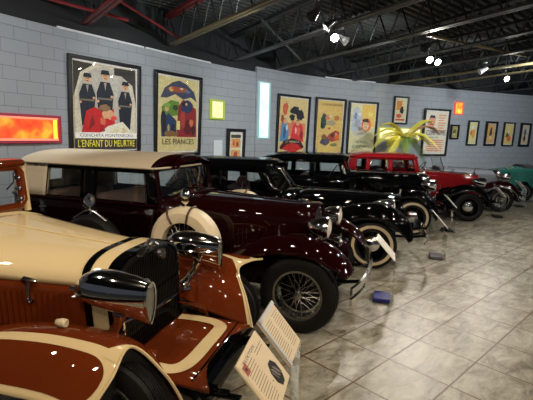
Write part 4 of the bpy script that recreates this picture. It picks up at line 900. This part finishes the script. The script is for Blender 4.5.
def open_body(paint,xf,L,belt,topc,seatc,ws=.34,top=True,zb=.4,w=.74):
    def f(T):
        def tub(u,v,sg):
            x=lerp(xf,xf-L,u); ww=w*(1-.8*max(0,(u-.45)/.55)**2.2); return (x,sg*ww*(1-.08*(1-v)**2),lerp(zb,belt+.04*sin(PI*u)-.12*max(0,u-.6),v))
        for sg in (-1,1):
            MB().grid(lambda u,v:tub(u,v,sg),24,8).build('body_side',paint,T,solid=.03)
            d=MB().grid(lambda u,v:Vector(tub(lerp(.04,.38,u),lerp(.2,.97,v),sg))+Vector((0,sg*.006,0)),6,5).build('door',paint,T,solid=.02)
            p=Vector(tub(.35,.85,sg))+Vector((0,sg*.04,0)); MB().tube([p,p+Vector((.1,0,0))],.01,6).build('door_handle',chrome,d)
        MB().grid(lambda u,v:(lambda a:(lerp(xf-L*.48,xf-L,u),lerp(-1,1,v)*tub(.48+.52*u,1,1)[1],tub(.48+.52*u,1,1)[2]+.1*(1-(2*v-1)**2)*(1-u)))(0),12,12).build('tail_deck',paint,T,solid=.015)
        MB().box((xf-L*.36,0,belt-.1),(.18,w*1.6,.42),ry=-.15).build('seat',seatc,T,bevel=.05)
        m=MB(); a=[(xf+.02,-w*.85,belt+.02),(xf+.02,w*.85,belt+.02),(xf-.10,w*.8,belt+ws),(xf-.10,-w*.8,belt+ws)]
        m.tube(a,.014,6,True); o=m.build('windscreen_frame',chrome,T); m=MB(); m.add(a,[(0,1,2,3)]); m.build('windscreen',winglass,o,smooth=False)
        if top:
            MB().loft([[(xf-L*(.46+.0)-.35*k,s*w*.95*(1-.15*k),belt+.03+.13*sin(PI*(j/8))+.02) for j,s in ((q,-1+q/4) for q in range(9))] for k in (0,.3,.6,1)],False,False).build('folded_top',topc,T,solid=.12)
        sw=MB(); c=Vector((xf-.4,w*.45,belt+.02)); ax=Vector((-.8,0,.55)).normalized(); u=ax.cross(Vector((0,1,0))).normalized()
        sw.tube([c+u*.19*cos(2*PI*k/20)+Vector((0,1,0))*.19*sin(2*PI*k/20) for k in range(20)],.012,6,True); sw.tube([c,c-ax*.35],.014,6); sw.build('steering_wheel',blackp,T)
    return f
vintage(dict(name='vintage_car',label='silver-grey open roadster with dark maroon fenders between the red saloon and teal car',o=(6.75,12.6),h=-8,r=.35,tw=.68,wb=2.9,wheel='wire',tyw=.16,
 fx=[(.50,.36),(.46,.6),(.30,.80),(.05,.88),(-.3,.84),(-.65,.66),(-.95,.46),(-1.2,.36)],fin=.18,fout=.17,fm=maroon,bead=chromed,
 paint=silverp,hood=dict(x0=.1,x1=-1.3,w0=.27,w1=.5,z0=1.14,z1=1.2,s0=.97,s1=1.04,zb=.45,e=.65,louv=16),
 gr=dict(w=.29,zt=1.16,zb=.45,bars=20),lamp=dict(x=.26,y=.38,z=.98,r=.11,L=.25,bar=1),bump=dict(x=.72,y=.78,z=.45,kind='double'),
 custom=open_body(silverp,-1.6,2.3,1.12,mat('maroon_canvas',(.05,.008,.01),.7),mat('red_leather',(.16,.012,.014),.45),.36)))
vintage(dict(name='vintage_car',label='teal green open tourer at the far right edge, mostly outside the picture',o=(11.52,14.2),h=-8,r=.36,tw=.68,wb=3.0,wheel='wire',tyw=.16,hub=chrome,
 fx=[(.52,.36),(.48,.62),(.30,.84),(.05,.93),(-.3,.89),(-.65,.7),(-.95,.46),(-1.2,.36)],fin=.2,fout=.19,fm=greenp,
 paint=greenp,hood=dict(x0=.2,x1=-1.2,w0=.27,w1=.5,z0=1.16,z1=1.22,s0=.98,s1=1.04,zb=.45,e=.65,louv=16),
 gr=dict(w=.29,zt=1.18,zb=.45,bars=20),lamp=dict(x=.34,y=.38,z=1.0,r=.12,L=.25,bar=1),bump=dict(x=.75,y=.78,z=.45,kind='double'),
 custom=open_body(greenp,-1.5,2.3,1.06,mat('black_canvas',(.01,.01,.011),.8),darkin,.30)))
# ------------------------------------------------------------------ display stands
def board(M4,w,h,t,seed,title=None,photo=None,m=paper,border=None,name='sign_board'):
    """local frame: x along the text, y up the page, z towards the reader"""
    rnd=random.Random(seed); mb=MB(); mb.box((0,0,-.006),(w,h,.012)); b=mb.build(name,border or m,t,smooth=False,bevel=.002); b.matrix_basis=M4
    mb=MB(); mb.box((0,0,.0015),(w*.93,h*.93,.003)); o=mb.build('printed_page',m,b,smooth=False)
    mb=MB(); y=h*.36; z=.0035; n=int(h/.022)
    for i in range(n):
        y=h*.32-i*h*.76/n
        for cx in ((-.23,.23) if w>.3 else (0,)):
            if photo and cx*w>photo[0]*w-.1 and y<photo[1]*h+.1: continue
            L=w*(.38 if w>.3 else .8)*rnd.uniform(.75,1); mb.add([(cx*w-L/2,y,z),(cx*w+L/2,y,z),(cx*w+L/2,y+h*.012,z),(cx*w-L/2,y+h*.012,z)],[(0,1,2,3)])
    mb.build('printed_text',mat('grey_ink',(.16,.12,.08),.6),b,smooth=False)
    if title:
        q=MB(); text_mb(q,title,h*.085,Matrix.Translation((-w*.1,h*.40,.004)),True,w*.5,0); q.build('title_lettering',ink,b,smooth=False)
    return b
def frame_from(p,xd,yd):
    xd=Vector(xd).normalized(); yd=Vector(yd); yd=(yd-xd*yd.dot(xd)).normalized(); z=xd.cross(yd); p=Vector(p)
    return Matrix(((xd.x,yd.x,z.x,p.x),(xd.y,yd.y,z.y,p.y),(xd.z,yd.z,z.z,p.z),(0,0,0,1)))
def stand(x,y,h,label,seed,base,zb=.56,w=.34,title='',lean=(.22,.24)):
    hd=Vector((cos(R(h)),sin(R(h)),0)); lf=Vector((-sin(R(h)),cos(R(h)),0)); t=thing('information_stand',label,'display stand',(x,y,0),0,'slanted information stands before the cars')
    up=(-hd*lean[0]+Vector((0,0,lean[1]))); L=up.length
    o=Vector((x,y,zb)); bpy.context.view_layer.update()
    M4=frame_from(lf*(w/2)+Vector((0,0,zb))+up/2,lf,up)
    board(M4,w,L,t,seed,None,None,whitec)
    MB().prism([lf*.0+Vector((0,0,0)),lf*w,lf*w+Vector((0,0,zb)),Vector((0,0,zb))],-hd*.008).build('upright_panel',acryl,t,smooth=False)
    MB().prism([hd*.02,lf*w+hd*.02,lf*w-hd*.27,-hd*.27],Vector((0,0,.012))).build('base_plate',acryl,t,smooth=False)
    c=lf*(w/2)-hd*.13; m=MB(); m.box((c.x,c.y,.035),(.2,w*.8,.045),rz=R(h)); m.build('base_block',base,t,smooth=False,bevel=.008)
    return t
stand(1.55,4.85,-16,'clear slanted information stand with dark blue block at its foot, beside the maroon car',2,bluecard)
stand(3.0,6.80,-14,'clear slanted information stand in front of the low black coupe',3,mat('grey_block',(.10,.10,.11),.3))
stand(4.1,8.95,-12,'clear slanted information stand before the black limousine, beside the red saloon wheel',4,ribbonm)
stand(6.22,10.83,-10,'clear slanted information stand in front of the red saloon bumper',5,ribbonm)
stand(7.9,12.75,-10,'clear slanted information stand before the silver roadster, farthest of the stands',6,ribbonm)
def near_stand():
    t=thing('information_stand','nearest information stand carrying two printed cream boards on thin rods','display stand',(.10,2.2,0),0,'slanted information stands before the cars')
    o=Vector((.10,2.2,0))
    xa=Vector((.08,.383,0)); up=Vector((-.205,.045,.25))
    A=Vector((-.126,1.881,.90))-o; w=xa.length; h=up.length
    b=board(frame_from(A+xa/2-up/2,xa,up),w,h,t,11,'RUXTON',(.1,-.05),paper)
    # photograph: dark octagonal engine picture and little badge
    m=MB(); m.mi=0; ph=[mat('dark_photo',(.02,.018,.018),.4),mat('photo_grey',(.22,.2,.18),.5),mat('badge_red',(.30,.08,.05),.5),ink]
    c=(w*.22,-h*.20); rx,ry=.062,.075
    m.poly([(c[0]+rx*cos(PI/8+PI/4*k),c[1]+ry*sin(PI/8+PI/4*k),.0045) for k in range(8)])
    m.mi=1
    for a in range(5): m.box((c[0]-.03+.014*a,c[1]+.01*(a%2),.0055),(.006,.07,.001),rz=.5)
    m.build('printed_photo',ph,b,smooth=False); m=MB()
    m.mi=2; m.poly([(-w*.44,h*.40-.0,.0045),(-w*.44,h*.24,.0045),(-w*.30,h*.24,.0045),(-w*.30,h*.40,.0045)]); m.mi=3; m.poly([(-w*.40,h*.30,.0052),(-w*.35,h*.30,.0052),(-w*.35,h*.35,.0052),(-w*.40,h*.35,.0052)])
    m.build('printed_badge',ph,b,smooth=False)
    xb=Vector((.082,.334,0)); B=Vector((-.034,2.362,.90))-o; w2=xb.length
    b2=board(frame_from(B+xb/2-up/2,xb,up),w2,h,t,12,None,None,paper,border=paper)
    m=MB()
    m.box((0,h/2-.012,.004),(w2,.026,.008)); m.box((-w2/2+.015,0,.004),(.03,h,.008)); m.build('metal_edge',mat('brushed_steel',(.62,.62,.62),.45,.6),b2,smooth=False)
    m=MB(); m.poly([(w2*.12,-h*.46,.0052),(w2*.3,-h*.46,.0052),(w2*.3,-h*.38,.0052),(w2*.12,-h*.38,.0052)]); 
    # acrylic side and rods
    e=B+xb-up; e2=e-xb*.5
    MB().prism([e,e-xb*.96,Vector(((e-xb*.96).x,(e-xb*.96).y,.02)),Vector((e.x,e.y,.02))],(-.006,.0,0)).build('upright_panel',acryl,t,smooth=False)
    m=MB(); f=A+xa*.5-up*.6
    for k,(dx,dy) in enumerate(((-.02,-.02),(.02,.0),(-.01,.05))):
        m.tube([f+Vector((dx,dy,-.02)),Vector((f.x-.24+.06*k,f.y+.10*(k-1)-.05,.0))],.007,6)
    m.build('stand_rods',chromed,t)
    m=MB(); m.prism([(-.52,-.40,0),(.10,-.50,0),(.22,.5,0),(-.3,.60,0)],(0,0,.012)); m.build('base_plate',ribbonm,t,smooth=False)  # plate enlarged in black to stand in for shade under the roadster
near_stand()
# ------------------------------------------------------------------ palm
def palm():
    p,d,n=wall_at(18.1); c=p+n*1.25
    T=thing('potted_palm','yellow-lit artificial palm with arching fronds behind the red saloon','palm',(c.x,c.y,0))
    MB().lathe([(0,0),(0,.2),(.05,.22),(.42,.27),(.45,.29),(.45,.25),(.40,.23),(.40,0)],(0,0,0),(0,0,1),28).build('pot',mat('terracotta_pot',(.12,.05,.03),.7),T)
    st=MB(); st.tube([(0,0,.35),(.03,.0,.9),(-.02,.02,1.4),(.0,0,2.0)],[.07,.055,.05,.045],10)
    st.build('trunk',mat('palm_trunk',(.30,.16,.07),.8,bump=(40,.8)),T)
    for k in range(5): pass
    leafY=mat('yellow_lit_frond',(.80,.72,.10),.5); leafG=mat('green_frond',(.16,.26,.05),.5)  # the palm's yellow light is put into the leaf colour
    specs=[(0,1.0,.55,leafY),(.7,.9,.6,leafY),(1.6,.8,.5,leafY),(2.5,.95,.7,leafY),(3.14,1.2,.5,leafY),(3.6,1.0,.2,leafY),(4.3,.8,.35,leafG),(5.2,1.0,.5,leafY),(5.9,1.15,.75,mat('dry_frond',(.45,.25,.14),.6)),(2.9,.8,.95,leafY),(.3,1.1,.2,leafG),(6.1,.9,1.0,leafY)]
    for a,L,up,m in specs:
        dx=Vector((cos(a)*d.x-sin(a)*n.x*.6,cos(a)*d.y-sin(a)*n.y*.6,0)); dx.normalize() if dx.length else None
        sd=Vector((-dx.y,dx.x,0)); pts=[]; N=12
        for k in range(N+1):
            t=k/N; pts.append(Vector((0,0,2.0))+dx*L*1.1*t+Vector((0,0,up*L*1.9*t-L*1.25*t*t)))
        mb=MB(); mb.tube(pts,[.014*(1-.7*k/N) for k in range(N+1)],5)
        for k in range(1,N*2+1):
            t=k/(N*2); i=min(int(t*N),N-1); q=pts[i].lerp(pts[i+1],t*N-i); tg=(pts[i+1]-pts[i]).normalized()
            l=.36*sin(PI*min(1,t*.85+.12))+.05
            for s in (-1,1):
                e=q+(sd*s*.75+tg*.75+Vector((0,0,-.25))).normalized()*l; w=tg*.024
                mb.add([q-w,q+w,q.lerp(e,.55)+w*1.1+Vector((0,0,.01)),e,q.lerp(e,.55)-w*1.1],[(0,1,2,3,4)])
        mb.build('frond',m,T,smooth=False)
palm()
def uplight():
    p,d,n=wall_at(17.75); c=p+n*1.9  # lamp added to brighten the palm, itself unseen
    T=thing('added_palm_uplight','unseen yellow uplight added on the floor to brighten the palm','added floor lamp',(c.x,c.y,0))
    MB().lathe([(0,0),(0,.09),(.03,.09),(.035,.05),(.16,.07),(.20,.075),(.19,.06),(.15,.05)],(0,0,0),(0,0,1),20).build('lamp_housing',steel,T)
    MB().lathe([(.17,0),(.17,.055)],(0,0,0),(0,0,1),20).build('bulb',emis('yellow_bulb',(1,.85,.3),6),T)
    q=p+n*1.25; spot_light((c.x,c.y,.24),(q.x,q.y,2.3),170,(1,.88,.35),55,.05)
uplight()
# ------------------------------------------------------------------ lights
GL='ceiling spotlights of the hall'
WARM=(1,.80,.58); NEU=(1,.93,.84); COOL=(.93,.97,1)
fixture((1.15,7.93,3.75),(1.2,3.0,.5),'lit spotlight nearest the camera under the joists, aimed down the row',True,steel,260,NEU,96)
fixture((1.40,8.15,3.74),(3.5,7.0,2.2),'unlit white spotlight head just right of the nearest lit spotlight',False,whitep)
fixture((.94,7.65,3.85),(-.6,7.4,2.6),'unlit slim silver spotlight head just left of the nearest lit spotlight',False,chromed)
fixture((3.57,9.81,3.75),(3.4,4,.3),'left lamp of the paired bright spotlights in the middle of the ceiling',True,steel,260,NEU,96)
fixture((3.84,10.03,3.74),(5.0,5,.6),'right lamp of the paired bright spotlights in the middle of the ceiling',True,mat('teal_lamp_head',(.03,.09,.09),.4),180,NEU,90)
fixture((5.41,11.3,3.75),(4.4,11.4,3.2),'unlit white spotlight between the bright pair and the far right lamp',False,whitep)
fixture((6.75,12.41,3.75),(7.2,6,.5),'bright spotlight farthest right under the ceiling',True,steel,240,NEU,96)
# lamps of the aisle track, above and behind the photographer
k=0
for x,y,tx,ty,tz,e,c in [(2.2,.6,-1.0,2.8,.8,330,WARM),(-1.2,.4,-1.6,3.2,.9,260,WARM),(3.6,3.0,.5,4.4,.6,260,WARM),(-3.4,2.2,-2.2,5.2,1.0,200,NEU),(5.6,4.8,2.4,6.6,.6,320,NEU),(7.8,7.6,4.4,9.4,.6,330,NEU),(9.6,9.6,6.8,12.,.6,320,NEU),(1.0,-2.2,1.6,3.4,0,260,WARM),(4.4,.4,2.8,4.4,0,180,NEU),(.4,2.2,-.8,3.4,.6,60,WARM),(2.0,3.2,.6,4.4,.6,60,WARM),(3.4,4.8,2.0,6.6,.6,90,NEU),(4.8,6.6,3.2,9.0,.6,90,NEU),(-2.6,1.0,-2.2,3.2,.6,60,WARM),(6.4,8.2,5.0,10.6,.6,90,NEU),(.0,-.8,.0,3.0,.4,60,WARM),(5.8,2.6,2.8,6.4,.4,110,NEU),(1.2,5.6,2.2,8.6,.8,90,NEU),(-1.0,2.6,-1.6,5.0,1.0,60,WARM),
 (-2.0,4.6,-3.4,8.3,2.2,270,COOL),(.6,6.6,-1.4,11.4,2.2,400,COOL),(3.0,8.6,1.4,14.0,2.2,440,COOL),(6.6,10.6,5.2,16.0,2.2,460,COOL),(9.6,12.8,9.2,17.6,2.2,460,COOL)]:
    k+=1
    fixture((x,y,3.75),(tx,ty,tz),'spotlight of the overhead aisle run, above the picture',True,steel,e*(.6 if c is not COOL else 1.0),c,110 if c is not COOL else 112,'overhead aisle spotlights')
w=bpy.data.worlds.new('world'); scn.world=w; w.use_nodes=True; w.node_tree.nodes['Background'].inputs[0].default_value=(.75,.85,1,1); w.node_tree.nodes['Background'].inputs[1].default_value=.06
scn.view_settings.view_transform='Standard'; scn.view_settings.look='None'; scn.view_settings.gamma=1; scn.view_settings.use_curve_mapping=False
scn.view_settings.exposure=0
